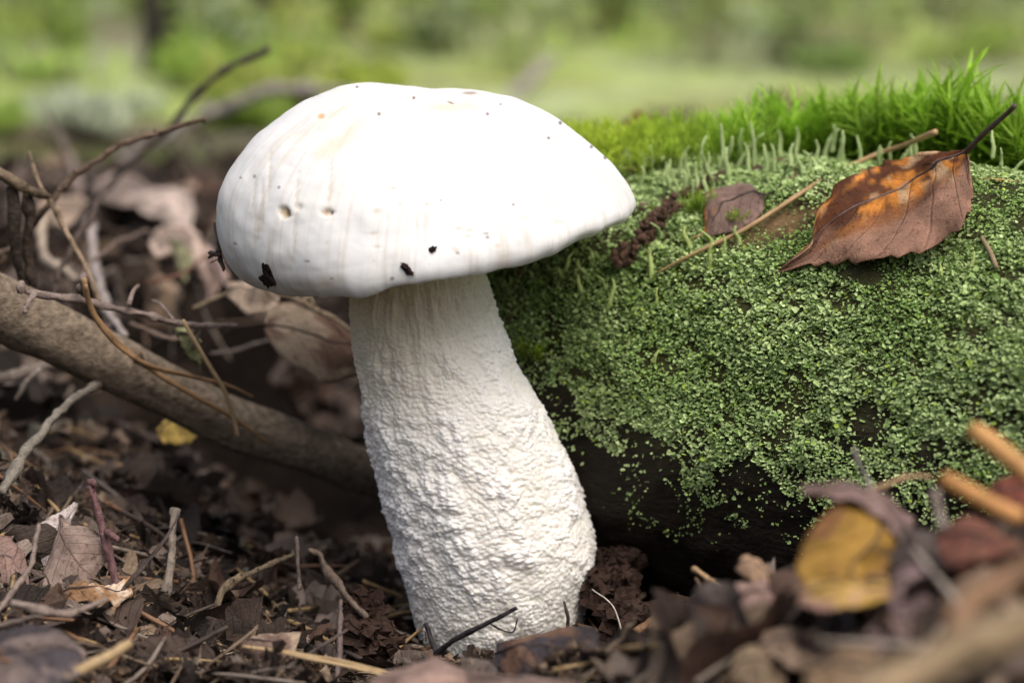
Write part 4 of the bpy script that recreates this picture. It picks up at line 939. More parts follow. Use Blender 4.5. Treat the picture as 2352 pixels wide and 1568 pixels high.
# curled leaves behind the branch on the left
for q, (tp, bo2, c_, lab) in enumerate((
    ([(345,540,74),(375,520,75),(430,520,75.5),(478,560,75)], [(345,560,73.5),(365,590,73),(400,580,73),(470,620,72.5)], (.46,.36,.30), 'pale arched leaf roll over the dark hole behind the branch'),
    ([(385,545,73.5),(400,580,73),(410,620,72.5)], [(430,560,73.5),(445,600,73),(425,650,72)], (.30,.30,.17), 'greenish curled leaf hanging in the dark hole'),
    ([(470,560,74),(500,590,73.5),(530,640,72.5)], [(440,600,73),(465,650,72.4),(480,690,72)], (.36,.26,.22), 'pinkish brown leaf sloping under the cap edge'),
    ([(300,450,84),(360,430,85),(420,440,86),(445,480,85)], [(310,480,82),(360,500,82),(410,520,81.5),(440,520,81.5)], (.50,.41,.36), 'large pale grey-pink leaf lying above the arched leaf roll'),
    ([(390,430,92),(450,420,94),(530,430,95),(580,460,94)], [(395,450,90),(450,470,89),(520,480,89),(575,490,88)], (.40,.29,.22), 'tan leaf lying flat beside the large pale leaf'),
    ([(520,650,62),(560,650,62.5),(605,665,62.5),(640,690,62)], [(525,680,61.5),(560,720,61),(600,720,61),(640,705,61.5)], (.38,.30,.23), 'pale torn leaf stub tucked below the cap edge'),
    ([(408,768,57.5),(418,750,57.5),(440,765,57.5),(462,830,57.5)], [(410,780,57.2),(425,800,57.2),(440,825,57.2),(463,852,57.2)], (.40,.42,.22), 'small pale green leaf hanging over the branch'),
    ([(360,985,62),(390,968,62.5),(430,968,62.5),(450,985,62)], [(362,1000,61.6),(390,1018,61.3),(430,1020,61.3),(450,1000,61.6)], (.50,.36,.10), 'small yellow leaf scrap below the branch'),
    ([(215,420,88),(260,400,90),(320,410,90),(345,440,89)], [(220,450,86),(265,470,85),(310,470,85),(345,455,86)], (.34,.27,.23), 'grey-brown leaf lying by the tip of the dark short twig'),
    ([(90,470,80),(140,455,82),(190,460,82),(210,490,81)], [(95,500,78),(140,520,77),(180,520,77),(208,505,78)], (.38,.29,.22), 'tan leaf lying behind the upright dead stems'))):
    traced_leaf(lab, PL(tp), PL(bo2), c_, .35, .04, 6, seed=60 + q, ripple=.1, colfn=stain(tuple(x_ * .6 for x_ in c_), tuple(min(.6, x_ * 1.15) for x_ in c_), -.4, .2, 3, 3, q))

stick('stick', [(2236,985,38.5),(2300,1035,38),(2360,1085,37.5),(2440,1150,37)], (.17, .175, .17), 'smooth orange-tan stick slanting in from the frame edge', 'stick', (.50, .27, .095), mat='needle', knots=0, wob=0)
stick('stick', [(2168,1098,37),(2230,1132,36.7),(2290,1165,36.4),(2345,1190,36.2)], (.15, .155, .15), 'shorter orange-tan stick lying below the other one', 'stick', (.45, .22, .07), mat='needle', knots=0, wob=0)
stick('twig', [(2148,1130,37.5),(2152,1165,37.5),(2165,1215,37.3)], (.10, .09, .09), 'short pale grey twig stub beside the tan sticks', color=(.33, .27, .24))
stick('twig', [(1964,1030,44),(1972,1065,44),(1990,1100,44),(2005,1135,43.5)], (.06, .05, .05), 'thin grey curved twig before the dark underside of the log', color=(.22, .19, .18))
stick('twig', [(1960,1130,41.5),(2020,1115,42),(2080,1100,42.5),(2140,1098,42.5)], (.05, .06, .05), 'thin tan straw lying on top of the litter pile', 'straw', color=(.30, .2, .11))
stick('stick', [(1960,1600,26),(2080,1555,26),(2200,1505,26),(2330,1450,26),(2450,1395,26)], (.26, .28, .3, .3), 'thick tan stick blurred across the lower right corner', 'stick', (.30, .22, .13), knots=.1)
stick('stick', [(2180,1450,29),(2240,1380,29.5),(2320,1320,30),(2420,1270,30)], (.18, .24, .26), 'thick brown stick blurred above the corner stick', 'stick', (.22, .13, .075), knots=.1)
stick('twig', [(1590,1303,47),(1625,1325,46.5),(1665,1348,46),(1700,1365,45.5)], (.07, .065, .06), 'tan stalk poking into the dark gap under the log', color=(.36, .24, .13))
stick('twig', [(1602,1330,46.8),(1625,1370,46),(1655,1410,45.5)], (.04, .045, .05), 'thin dark stalk below the tan stalk', color=(.12, .08, .05))
for q, (l_, r_, lab) in enumerate((([(560,1485,47.5),(680,1505,47),(800,1530,46.6),(920,1558,46.2)], (.07, .09, .09, .07), 'long flat straw blade lying at the front left of the stem'),
    ([(640,1492,47.3),(760,1512,46.8),(880,1540,46.4),(960,1552,46.2)], (.05, .06, .05), 'second straw blade beside the long flat one'),
    ([(130,1570,42),(200,1530,43),(260,1500,43.5),(300,1480,44)], (.10, .12, .10), 'thick blurred tan straw at the front left corner'),
    ([(20,1385,46),(90,1398,46),(150,1408,46.2),(200,1395,46.4),(245,1375,46.6)], (.10, .11, .10, .06), 'grey bent twig blurred before the pointed grey leaf'),
    ([(0,1440,46),(60,1418,46.2),(110,1405,46.4)], (.06, .06, .05), 'thin red-brown straw under the grey bent twig'),
    ([(85,1200,50),(75,1280,49),(40,1340,48),(-10,1400,47)], (.06, .07, .07), 'thin tan stalk curving before the pale leaf'))):
    stick('straw', l_, r_, lab, 'straw', (.36, .26, .14) if q < 3 else (.2, .155, .13), mat='needle' if q < 3 else 'twig', knots=0, flat=.4 if q < 2 else 1)

# ------------------------------------------------------------------ debris stuck to the cap
def cap_at(x_, y_, lift=.02):
    q = proj(CP); f = np.where(facing, np.hypot(q[0] - x_, q[1] - y_), 1e9); i = np.unravel_index(f.argmin(), f.shape)
    return CP[i] + CN[i] * lift, CN[i]
for q, (x_, y_, sx_, sz_, lab) in enumerate(((617, 633, .17, .26, 'large dark soil crumb stuck near the lower left rim of the cap'), (608, 640, .10, .12, 'small dark crumb touching the largest crumb on the cap'), (936, 617, .17, .09, 'dark elongated crumb on the front rim of the cap'), (926, 611, .07, .06, 'tiny dark speck touching the elongated crumb on the cap'), (993, 575, .075, .06, 'small round dark crumb on the front of the cap'))):
    c, nn = cap_at(x_, y_); V, F = blob((0, 0, 0), 1, 70 + q, 2, .7)
    ex_ = np.cross([0, 0, 1.], nn); ex_ /= np.linalg.norm(ex_); ez_ = np.cross(nn, ex_)
    ex2 = ex_ * .88 + ez_ * (-.45 if q == 2 else .15)
    V = c + np.outer(V[:, 0] * sx_, ex2) + np.outer(V[:, 2] * sz_, ez_) + np.outer(V[:, 1] * .06, nn)
    solo('soil_crumb', V, F, MAT['crumb'], lab, 'crumb', 'soil crumbs on the cap', col=np.ones((len(V), 3)) * np.array([.022, .012, .012]), smooth=False)
c, nn = cap_at(506, 560, 0)
t = thing('debris_cluster', c, 'dark splintery debris clinging to the left edge of the cap', 'debris')
for a_, b_, r_ in (((-6, -60), (2, 10), .03), ((2, 0), (10, 50), .05), ((-18, 8), (4, 14), .05), ((-20, 20), (2, 2), .035), ((-16, 32), (4, 22), .012)):
    V, F = tube([P(503 + a_[0], 570 + a_[1], 54.6), P(503 + b_[0], 570 + b_[1], 54.3)], (r_, r_ * 1.4, r_ * .6), k=6, rough=.5, wob=.04, n=10); part('splinter', V, F, MAT['twig'], t, color=(.05, .035, .032))

# ------------------------------------------------------------------ scattered litter: leaves, twigs, needles
def leaf_mesh(q, L=1.0, wd=.34, curl=.5, bend=.3, ser=.03, torn=False):
    nu, nv = 22, 9; u = np.linspace(0, 1, nu); v = np.linspace(-1, 1, nv)
    wf = wd * (np.sin(math.pi * u ** .75) ** .8) * (1 + ser * 4 * (((u * 11) % 1) - .5)); wf[0] = wf[-1] = .004
    if torn: wf *= np.clip(.55 + .6 * vn(u * 6, q * 3.3, 0, q), .15, 1.1)
    X_ = np.repeat(u[:, None], nv, 1); Y_ = wf[:, None] * v; 
    if torn: Y_ += .12 * vn(u * 5, q * 1.7 + 9, 0, q)[:, None]
    Z_ = curl * wd * (np.abs(v)[None] ** 1.6) * np.sin(math.pi * u)[:, None] + .05 * fbm(X_ * 4 + q, Y_ * 4, 0, q, 3) + bend * (u[:, None] - .5) ** 2 + .12 * vn(X_ * 2.2 + q * 5, Y_ * 3, 0, q + 50) * 1.2
    V = np.stack([X_ - .5, Y_, Z_], -1).reshape(-1, 3); F = [tuple(f) for f in grid_faces(nu, nv)]
    uv = np.stack([X_, np.repeat((v[None] + 1) / 2, nu, 0)], -1).reshape(-1, 2)
    Vt, Ft = tube([(-.5, 0, bend * .25), (-.62, .02, bend * .3 + .03), (-.72, .05, bend * .35)], (.014, .012), n=5, k=5)
    V2, F2 = join([(V, F), (Vt, Ft)]); uv = np.vstack([uv, np.tile([.5, .5], (len(Vt), 1))])
    return mk_mesh('dead_leaf', V2 * L, F2, MAT['leaf'], uv=uv)
leaf_kinds = [('ovate', [leaf_mesh(q, 1, random.uniform(.28, .40), random.uniform(-.6, .9), random.uniform(-.5, .9)) for q in range(7)]),
              ('torn', [leaf_mesh(20 + q, 1, random.uniform(.3, .45), random.uniform(-.6, 1.0), random.uniform(-.6, 1.0), .05, True) for q in range(7)])]
leaf_cols = [('grey-brown', (.13, .104, .092)), ('tan', (.25, .185, .13)), ('dark brown', (.06, .042, .034)), ('reddish brown', (.12, .074, .055)), ('pale', (.36, .29, .25))]
def sample(zone, n, D0=24., D1=420.):
    """n ground points seen inside a pixel box, not hidden by the stem or the log"""
    out = []
    x0, y0, x1, y1 = zone
    while len(out) < n:
        px = rng.uniform(x0, x1, n * 2); py = rng.uniform(y0, y1, n * 2)
        g = hit_ground(px, py); ok = ~np.isnan(g[:, 0]) & (log_sdf(np.nan_to_num(g)) > .3)
        D = g[:, 1] + 55; ok &= (D > D0) & (D < D1)
        ok &= np.hypot(g[:, 0] - .1, g[:, 1]) > 2.4
        out += list(g[ok])
        if not ok.any(): break
    return np.array(out[:n])
ZONES = [((0, 1080, 930, 1568), 85, (.9, 2.2), 'on the soil before the branch', 40, 80),
         ((0, 400, 620, 900), 62, (2.2, 4.2), 'on the bank behind the branch', 64, 140),
         ((200, 530, 660, 800), 12, (2.0, 3.6), 'on the slope above the dark hollow', 60, 100),
         ((380, 860, 860, 1200), 16, (1.6, 3.2), 'in the dark hollow beside the stem', 56, 90),
         ((1560, 1300, 2352, 1568), 42, (1.6, 3.4), 'in the litter pile before the log', 24, 52),
         ((900, 1480, 1560, 1568), 22, (1.0, 2.0), 'at the foot of the mushroom', 30, 54),
         ((0, 250, 2352, 420), 20, (3.5, 6), 'on the mossy ground far behind', 125, 420)]
def place(o, p_, nrm_, tilt, scale, lift):
    ax = Vector(nrm_) + Vector([random.gauss(0, tilt) for _ in range(3)]); ax.normalize()
    q = ax.to_track_quat('Z', 'Y') @ Euler((0, 0, random.uniform(0, 6.28))).to_quaternion()
    o.rotation_mode = 'QUATERNION'; o.rotation_quaternion = q
    o.location = (Vector(p_) + ax * lift) * S; o.scale = scale
for zone, n, (s0, s1), where, D0, D1 in ZONES:
    pp = sample(zone, n, D0, D1)
    if not len(pp): continue
    nn = gnormal(pp[:, 0], pp[:, 1])
    for i in range(len(pp)):
        kn, ms = leaf_kinds[random.random() < .55]; cn, c_ = random.choices(leaf_cols, (4, 3, 3, 2, 2 if 'bank' in where or 'far' in where else .5))[0]
        o = bpy.data.objects.new('dead_leaf', random.choice(ms)); COL.objects.link(o)
        s_ = random.uniform(s0, s1); place(o, pp[i], nn[i], .42, (s_, s_, s_ * random.uniform(.6, 1.2)), s_ * .08)
        k_ = random.uniform(.8, 1.25); o.color = (c_[0] * k_, c_[1] * k_, c_[2] * k_, 1)
        tag(o, f'{cn} {"torn" if kn == "torn" else "oval"} dead leaf lying {where}', 'leaf', f'{cn} {kn} leaves {where}')
twig_meshes = []
for q in range(8):
    b = [random.uniform(-.12, .12) for _ in range(4)]
    twig_meshes.append(mk_mesh('twig', *tube([(-.5, 0, 0), (-.2, b[0], b[1] * .5), (.15, b[2], b[3] * .5), (.5, b[1], b[0])], (.022, .02, .016, .01), n=16, k=6, knots=.5, seed=q, rough=.25), MAT['twig']))
needle_meshes = [mk_mesh('pine_needle', *tube([(-.5, 0, 0), (0, random.uniform(-.06, .06), random.uniform(0, .06)), (.5, random.uniform(-.15, .15), random.uniform(-.05, .1))], (.012, .013, .012, .004), n=8, k=5), MAT['needle']) for q in range(6)]
for zone, n, (s0, s1), where, D0, D1 in (
        ((0, 1060, 950, 1568), 70, (1.5, 4.5), 'on the soil before the branch', 40, 80), ((0, 420, 640, 1000), 62, (3, 8), 'on the bank behind the branch', 60, 140),
        ((1450, 1300, 2352, 1568), 34, (2, 5), 'in the litter pile before the log', 26, 56), ((900, 1470, 1560, 1568), 14, (1, 2.5), 'at the foot of the mushroom', 36, 54)):
    pp = sample(zone, n, D0, D1); nn = gnormal(pp[:, 0], pp[:, 1])
    for i in range(len(pp)):
        o = bpy.data.objects.new('twig', random.choice(twig_meshes)); COL.objects.link(o); s_ = random.uniform(s0, s1)
        place(o, pp[i], nn[i], .5 if 'bank' in where else .3, (s_, s_ * .6, s_ * .6), .10 if 'bank' not in where else s_ * .15)
        cn, c_ = random.choices((('dark', (.06, .045, .038)), ('brown', (.14, .10, .07)), ('pale grey', (.27, .23, .2))), (3, 4, 1.5))[0]; o.color = (*c_, 1)
        tag(o, f'short {cn} loose twig lying {where}', 'twig', f'{cn} loose twigs {where}')
for zone, n, where, D0, D1 in (((0, 1060, 950, 1568), 120, 'on the soil before the branch', 40, 80), ((0, 480, 640, 1050), 90, 'on the bank behind the branch', 60, 110), ((1450, 1300, 2352, 1568), 45, 'in the litter pile before the log', 26, 56), ((900, 1470, 1560, 1568), 25, 'at the foot of the mushroom', 36, 54)):
    pp = sample(zone, n, D0, D1); nn = gnormal(pp[:, 0], pp[:, 1])
    for i in range(len(pp)):
        o = bpy.data.objects.new('pine_needle', random.choice(needle_meshes)); COL.objects.link(o); s_ = random.uniform(1.5, 4.0)
        place(o, pp[i], nn[i], .22, (s_, max(s_, 2.2) * 1.2, max(s_, 2.2) * 1.2), .12)
        cn, c_ = random.choice((('straw-coloured', (.36, .25, .12)), ('rusty brown', (.2, .11, .06)), ('greyish', (.2, .165, .135)))); o.color = (*c_, 1)
        tag(o, f'fallen {cn} pine needle lying {where}', 'needle', f'{cn} needles {where}')

# tangle of thin twigs and crumpled leaves between the branch and the bank
def above_branch(x_): return np.interp(x_, [q[0] for q in BR], [q[1] for q in BR]) - 75
for k in range(44):
    x_ = random.uniform(20, 640); y_ = random.uniform(500, min(820, above_branch(x_) + 20))
    D_ = float(hit_ground(x_, y_)[0][1] + 55); D_ = np.clip(D_, 64, 90) - random.uniform(1.0, 5.5); L_ = random.uniform(70, 230); an = random.choice((random.gauss(.35, .35), random.gauss(-.5, .3), random.gauss(1.5, .25)))
    dx, dy = math.cos(an) * L_, math.sin(an) * L_; r_ = random.uniform(.022, .055); dd = random.uniform(-3, 3)
    cn, c_ = random.choice((('dark', (.05, .038, .032)), ('brown', (.15, .105, .075)), ('brown', (.12, .08, .058)), ('pale', (.30, .25, .20))))
    stick('twig', [(x_ - dx / 2, y_ - dy / 2, D_ - dd / 2), (x_ + random.uniform(-8, 8), y_ + random.uniform(-12, 12), D_), (x_ + dx / 2, y_ + dy / 2, D_ + dd / 2)], (r_ * 1.2, r_, r_ * .7), f'thin {cn} twig in the tangle above the branch', color=c_, group=f'thin {cn} twigs in the tangle above the branch', knots=.4)
for k in range(18):
    x_ = random.uniform(60, 620); y_ = random.uniform(480, min(760, above_branch(x_)))
    g_ = hit_ground(x_, y_)[0]; D_ = float(np.clip(g_[1] + 55, 64, 92)) - random.uniform(.3, 2.5)
    o = bpy.data.objects.new('dead_leaf', random.choice(leaf_kinds[k % 2][1])); COL.objects.link(o); s_ = random.uniform(1.6, 3.0)
    place(o, P(x_, y_, D_), np.array([0, -.5, .8]), .7, (s_, s_, s_ * 1.4), 0)
    cn, c_ = random.choice((('pale', (.40, .32, .27)), ('tan', (.30, .22, .155)), ('grey-brown', (.17, .135, .115)))); o.color = (*c_, 1)
    tag(o, f'{cn} crumpled leaf caught in the tangle above the branch', 'leaf', f'{cn} leaves in the tangle above the branch')

# humus crumbs and fibres: uncountable
def crumbs(n, zone, D0, D1, s0, s1):
    pp = sample(zone, n, D0, D1); n = len(pp)
    O = np.array([(1,0,0),(-1,0,0),(0,1,0),(0,-1,0),(0,0,1),(0,0,-1)], float)
    Fo = np.array([(0,2,4),(2,1,4),(1,3,4),(3,0,4),(2,0,5),(1,2,5),(3,1,5),(0,3,5)])
    sz = rng.uniform(0, 1, n) ** 2.2 * (s1 - s0) + s0
    A = rng.normal(0, 1, (n, 3)); A /= np.linalg.norm(A, axis=1)[:, None]; t_, b_, _ = basis(A, rng.normal(0, 1, (n, 3)))
    Vv = O[None] * rng.uniform(.45, 1.4, (n, 6, 1))
    flat = rng.uniform(.25, 1, n)
    Wv = (Vv[..., :1] * t_[:, None] + Vv[..., 1:2] * b_[:, None] + Vv[..., 2:] * A[:, None] * flat[:, None, None]) * sz[:, None, None]
    Wv += (pp + np.array([0, 0, 1]) * (sz * .35 + rng.exponential(.07, n))[:, None])[:, None]
    pal = np.array([(.016,.011,.009),(.03,.021,.016),(.06,.042,.032),(.11,.08,.06),(.19,.14,.10),(.11,.105,.085)])
    c = pal[rng.choice(6, n, p=(.36, .28, .16, .10, .06, .04))] * rng.uniform(.7, 1.3, (n, 1))
    return Wv.reshape(-1, 3), (np.arange(n)[:, None, None] * 6 + Fo[None]).reshape(-1, 3), np.repeat(c[:, None], 6, 1).reshape(-1, 3)
def fibres(n, zone, D0, D1):
    pp = sample(zone, n, D0, D1); n = len(pp)
    L = rng.uniform(.3, 1.3, n); r = rng.uniform(.012, .035, n)
    d = rng.normal(0, 1, (n, 3)) * np.array([1, 1, .35]); d /= np.linalg.norm(d, axis=1)[:, None]; t_, b_, _ = basis(d, rng.normal(0, 1, (n, 3)))
    rings = []
    bow = rng.normal(0, .12, (n, 1)) * L[:, None]
    for s_, k in ((-.5, .6), (0, 1.), (.5, .4)):
        for j in range(3):
            rings.append(pp + np.array([0, 0, .12]) + d * (L * s_)[:, None] + b_ * bow * (1 - 4 * s_ * s_) + (t_ * math.cos(j * 2.094) + b_ * math.sin(j * 2.094)) * (r * k)[:, None])
    Wv = np.stack(rings, 1)
    Fo = np.array([f for i in range(2) for j in range(3) for f in ((i * 3 + j, i * 3 + (j + 1) % 3, i * 3 + 3 + (j + 1) % 3), (i * 3 + j, i * 3 + 3 + (j + 1) % 3, i * 3 + 3 + j))])
    pal = np.array([(.03,.022,.018),(.07,.052,.04),(.16,.12,.085),(.28,.22,.16),(.11,.065,.04)])
    c = pal[rng.choice(5, n, p=(.3, .28, .2, .1, .12))]
    return Wv.reshape(-1, 3), (np.arange(n)[:, None, None] * 9 + Fo[None]).reshape(-1, 3), np.repeat(c[:, None], 9, 1).reshape(-1, 3)
def cat_(ls):
    V, F, C, o = [], [], [], 0
    for v, f, c in ls: V.append(v); F.append(f + o); C.append(c); o += len(v)
    return np.vstack(V), np.vstack(F), np.vstack(C)
V, F, C = cat_([crumbs(2500, (100, 500, 720, 860), 60, 98, .1, .5), crumbs(3000, (380, 850, 880, 1250), 56, 92, .06, .35), crumbs(9500, (-40, 1050, 1000, 1568), 38, 85, .04, .26), crumbs(4500, (1000, 1380, 2400, 1568), 26, 56, .04, .26), crumbs(2500, (-40, 430, 650, 1050), 58, 120, .08, .5), crumbs(1200, (1400, 1250, 1800, 1500), 44, 60, .05, .3)])
fm_ = np.argwhere((SP[..., 2] < .95) & (SP[..., 2] > -.6) & (SN[..., 1] < .5))
sel = fm_[rng.integers(0, len(fm_), 900)]
pz = SP[sel[:, 0], sel[:, 1]]; sel = sel[rng.random(900) < np.clip((.80 - pz[:, 2]) / .9, 0, 1) ** 2.0]
pz = SP[sel[:, 0], sel[:, 1]]; n_ = len(pz)
Oc = np.array([(1,0,0),(-1,0,0),(0,1,0),(0,-1,0),(0,0,1),(0,0,-1)], float); Fc = np.array([(0,2,4),(2,1,4),(1,3,4),(3,0,4),(2,0,5),(1,2,5),(3,1,5),(0,3,5)])
Vc = pz[:, None] + Oc[None] * rng.uniform(.3, 1.5, (n_, 6, 1)) * rng.uniform(.02, .09, (n_, 1, 1))
V, F, C = cat_([(V, F, C), (Vc.reshape(-1, 3), (np.arange(n_)[:, None, None] * 6 + Fc[None]).reshape(-1, 3), np.tile(np.array([[.03, .02, .016]]), (n_ * 6, 1)))])
solo('humus_crumbs', V, F, MAT['crumb'], 'dark crumbly humus and bark bits covering the ground', 'humus', kind='stuff', col=C, smooth=False)
V, F, C = cat_([fibres(5200, (-40, 1050, 1000, 1568), 38, 85), fibres(1800, (1000, 1380, 2400, 1568), 26, 56), fibres(900, (-40, 500, 650, 1050), 58, 110)])
solo('plant_fibres', V, F, MAT['crumb'], 'fine shreds of rootlets and plant fibre strewn over the humus', 'fibres', kind='stuff', col=C, smooth=False)
def fragments(n, zone, D0, D1, s0, s1, tilt, pal):
    pp = sample(zone, n, D0, D1); n = len(pp); nn = gnormal(pp[:, 0], pp[:, 1]) + rng.normal(0, tilt, (n, 3)); nn /= np.linalg.norm(nn, axis=1)[:, None]
    t_, b_, _ = basis(nn, rng.normal(0, 1, (n, 3))); nu, nv = 9, 5
    u = np.linspace(0, 1, nu); v = np.linspace(-1, 1, nv); Vs = []
    for i in range(n):
        wd = rng.uniform(.2, .4) * np.sin(math.pi * np.clip(u * rng.uniform(.7, 1) + .08, 0, 1)) ** .7 * (1 + .35 * rng.normal(0, 1, nu) * (rng.random() < .6))
        X_ = np.repeat(u[:, None] - .5, nv, 1); Y_ = wd[:, None] * v + .08 * rng.normal() * u[:, None]
        Z_ = rng.normal(0, .5) * wd[:, None] * np.abs(v) ** 1.5 + rng.normal(0, .7) * (X_ ** 2) + rng.normal(0, .03, (nu, nv))
        s_ = rng.uniform(s0, s1); q = np.stack([X_, Y_, Z_], -1).reshape(-1, 3) * s_
        Vs.append(pp[i] + nn[i] * rng.uniform(.02, .2) * s_ + q[:, :1] * t_[i] + q[:, 1:2] * b_[i] + q[:, 2:] * nn[i])
    Fg = grid_faces(nu, nv); k = nu * nv
    uv = np.stack(np.broadcast_arrays(u[:, None], ((v + 1) / 2)[None]), -1).reshape(-1, 2)
    c = np.array(pal)[rng.integers(0, len(pal), n)] * rng.uniform(.7, 1.3, (n, 1))
    return np.vstack(Vs), (np.arange(n)[:, None, None] * k + Fg[None]).reshape(-1, 4), np.repeat(c[:, None], k, 1).reshape(-1, 3), np.tile(uv, (n, 1))
DKP = [(.036, .028, .024), (.065, .05, .043), (.024, .019, .016), (.10, .076, .062), (.055, .038, .03)]
MDP = DKP + DKP[:3] + [(.19, .15, .125), (.28, .225, .19), (.13, .10, .085)]
fr = [fragments(200, (-40, 1080, 950, 1568), 40, 78, .8, 2.0, .6, MDP + [(.26, .21, .18)]), fragments(380, (120, 500, 720, 820), 60, 95, 1.0, 2.8, .7, MDP), fragments(240, (480, 820, 880, 1230), 60, 95, 1.0, 2.6, .6, DKP), fragments(420, (-40, 420, 680, 1000), 58, 125, 1.2, 3.4, .55, MDP), fragments(260, (350, 830, 880, 1260), 54, 95, .9, 2.6, .5, DKP), fragments(420, (-40, 1050, 960, 1568), 38, 80, .4, 1.3, .5, MDP), fragments(170, (1450, 1300, 2400, 1568), 26, 56, .6, 1.8, .5, MDP)]
UV_ = np.vstack([f[3] for f in fr]); V, F, C = cat_([f[:3] for f in fr])
solo('leaf_fragments', V, F, MAT['hero'], 'broken dark bits of decayed leaves strewn over the forest floor', 'leaf litter', kind='stuff', col=C, uv=UV_)
# heap of dark humus at the right foot of the stem
for q, (x_, y_, D_, r_, lab) in enumerate(((1395, 1345, 54, .55, 'dark humus clod leaning on the right foot of the stem'), (1420, 1290, 55.5, .5, 'upper dark humus clod between stem and log'), (1440, 1420, 53, .7, 'broad dark humus clod below the other clods'), (1570, 1440, 51.5, .8, 'wet dark bark chunk with pale lichen spot under the log'), (830, 1400, 53.5, .5, 'crumbly humus clod beside the left foot of the stem'), (850, 1470, 52, .6, 'dark clod at the left foot of the stem'))):
    V, F = blob(P(x_, y_, D_), r_, 90 + q, 3, .55, (1, .8, .8)); V += .06 * rng.normal(0, 1, V.shape)
    solo('humus_clod', V, F, MAT['crumb'], lab, 'clod', 'humus clods', col=np.ones((len(V), 3)) * np.array([.04, .024, .018]), smooth=False)

# ------------------------------------------------------------------ background: herbs, shrubs, saplings
def herb_mesh(q, n, h, spread, ll, up):
    Vs, Fs, Cs = [], [], []; SV = []
    for k in range(n):
        az = random.uniform(0, 6.28); r_ = spread * math.sqrt(random.random()); hh_ = h * random.uniform(.3, 1.0)
        b = np.array([math.cos(az) * r_, math.sin(az) * r_, hh_]); a2 = random.uniform(0, 6.28); el = random.gauss(up, .4)
        d = np.array([math.cos(a2) * math.cos(el), math.sin(a2) * math.cos(el), math.sin(el)]); s_ = np.array([-math.sin(a2), math.cos(a2), 0]); L = ll * random.uniform(.6, 1.25); w_ = L * random.uniform(.25, .38); nz = np.cross(d, s_)
        o = len(Vs); Vs += [b, b + d * L * .35 + s_ * w_ + nz * .08 * L, b + d * L, b + d * L * .35 - s_ * w_ + nz * .08 * L, b + d * L * .75 + s_ * w_ * .7, b + d * L * .75 - s_ * w_ * .7, b + d * L * .5 - nz * .03 * L]
        Fs += [(o, o + 1, o + 6), (o + 1, o + 4, o + 6), (o + 4, o + 2, o + 6), (o + 2, o + 5, o + 6), (o + 5, o + 3, o + 6), (o + 3, o, o + 6)]
        if k % 4 == 0: SV.append(tube([(b[0] * .3, b[1] * .3, -.5), (b[0] * .7, b[1] * .7, hh_ * .5), tuple(b)], (.06, .04), n=4, k=4))
    Vs = np.array(Vs)
    return mk_mesh('foliage', Vs, np.array(Fs), MAT['plant'], smooth=False), mk_mesh('stems', *join(SV), MAT['twig'])
herbs = {'leafy sprig': [herb_mesh(q, 60, 13, 4.5, 2.6, .3) for q in range(5)], 'low herb': [herb_mesh(q, 45, 4.5, 5.5, 2.2, .35) for q in range(4)], 'leafy shrub': [herb_mesh(q, 160, 26, 16, 3.6, .2) for q in range(4)], 'grass tuft': [herb_mesh(q, 80, 3.0, 6, 5.0, 1.0) for q in range(3)]}
hcols = {'lime green': (.38, .52, .12), 'mid green': (.30, .41, .14), 'pale mint': (.52, .58, .42), 'olive': (.34, .37, .19), 'yellow-green': (.47, .54, .14)}
def plant(kind, cname, x_, y_, D_, s_, where, cat):
    g = P(x_, y_, D_); z_ = float(ground(np.array(g[0]), np.array(g[1])))
    base = np.array([g[0], g[1], z_ - .2])
    t = thing({'leafy sprig': 'leafy_sprig', 'low herb': 'low_herb', 'leafy shrub': 'leafy_shrub', 'grass tuft': 'grass_tuft'}[kind], base, f'blurred {cname} {kind} growing {where}', cat, f'{cname} {kind}s {where}')
    fm_, sm_ = random.choice(herbs[kind])
    c_ = hcols[cname]; k_ = random.uniform(.85, 1.2)
    for nm, me, cc_ in (('foliage', fm_, tuple(v_ * k_ for v_ in c_)), ('stems', sm_, (.1, .09, .05))):
        o = bpy.data.objects.new(nm, me); COL.objects.link(o); o.parent = t; o.color = (*cc_, 1)
    t.scale = (s_, s_, s_ * random.uniform(.8, 1.2)); t.rotation_euler = (0, 0, random.uniform(0, 6.28))
def scatter(kind, n, x0, x1, D0, D1, cols, s0, s1, where, cat):
    for _ in range(n):
        D_ = D0 * (D1 / D0) ** random.random(); plant(kind, random.choice(cols), random.uniform(x0, x1), 300, D_, random.uniform(s0, s1), where, cat)
scatter('low herb', 26, -80, 950, 190, 360, ('lime green', 'lime green', 'pale mint', 'mid green', 'yellow-green'), .5, 1.1, 'on the open ground behind the twigs', 'herb')
scatter('grass tuft', 12, 420, 900, 150, 300, ('lime green', 'yellow-green'), .3, .55, 'on the open ground behind the twigs', 'grass')
scatter('grass tuft', 6, -60, 330, 140, 220, ('pale mint', 'lime green'), .25, .45, 'on the open ground behind the twigs', 'grass')
scatter('low herb', 26, 1050, 2400, 210, 400, ('mid green', 'olive', 'lime green', 'pale mint'), .5, 1.2, 'on the ground behind the log', 'herb')
scatter('grass tuft', 10, 1000, 2400, 180, 380, ('olive', 'mid green', 'yellow-green'), .3, .6, 'on the ground behind the log', 'grass')
scatter('low herb', 26, -100, 1300, 340, 680, ('lime green', 'pale mint', 'yellow-green', 'mid green'), .9, 1.8, 'on the clearing far behind the cap', 'herb')
scatter('low herb', 24, 1200, 2450, 360, 680, ('mid green', 'olive', 'lime green', 'pale mint'), .9, 1.8, 'in the clearing far behind the log', 'herb')
scatter('leafy shrub', 4, -100, 1100, 520, 900, ('lime green', 'mid green', 'pale mint', 'olive', 'yellow-green'), .6, 1.3, 'under the saplings far behind the cap', 'shrub')
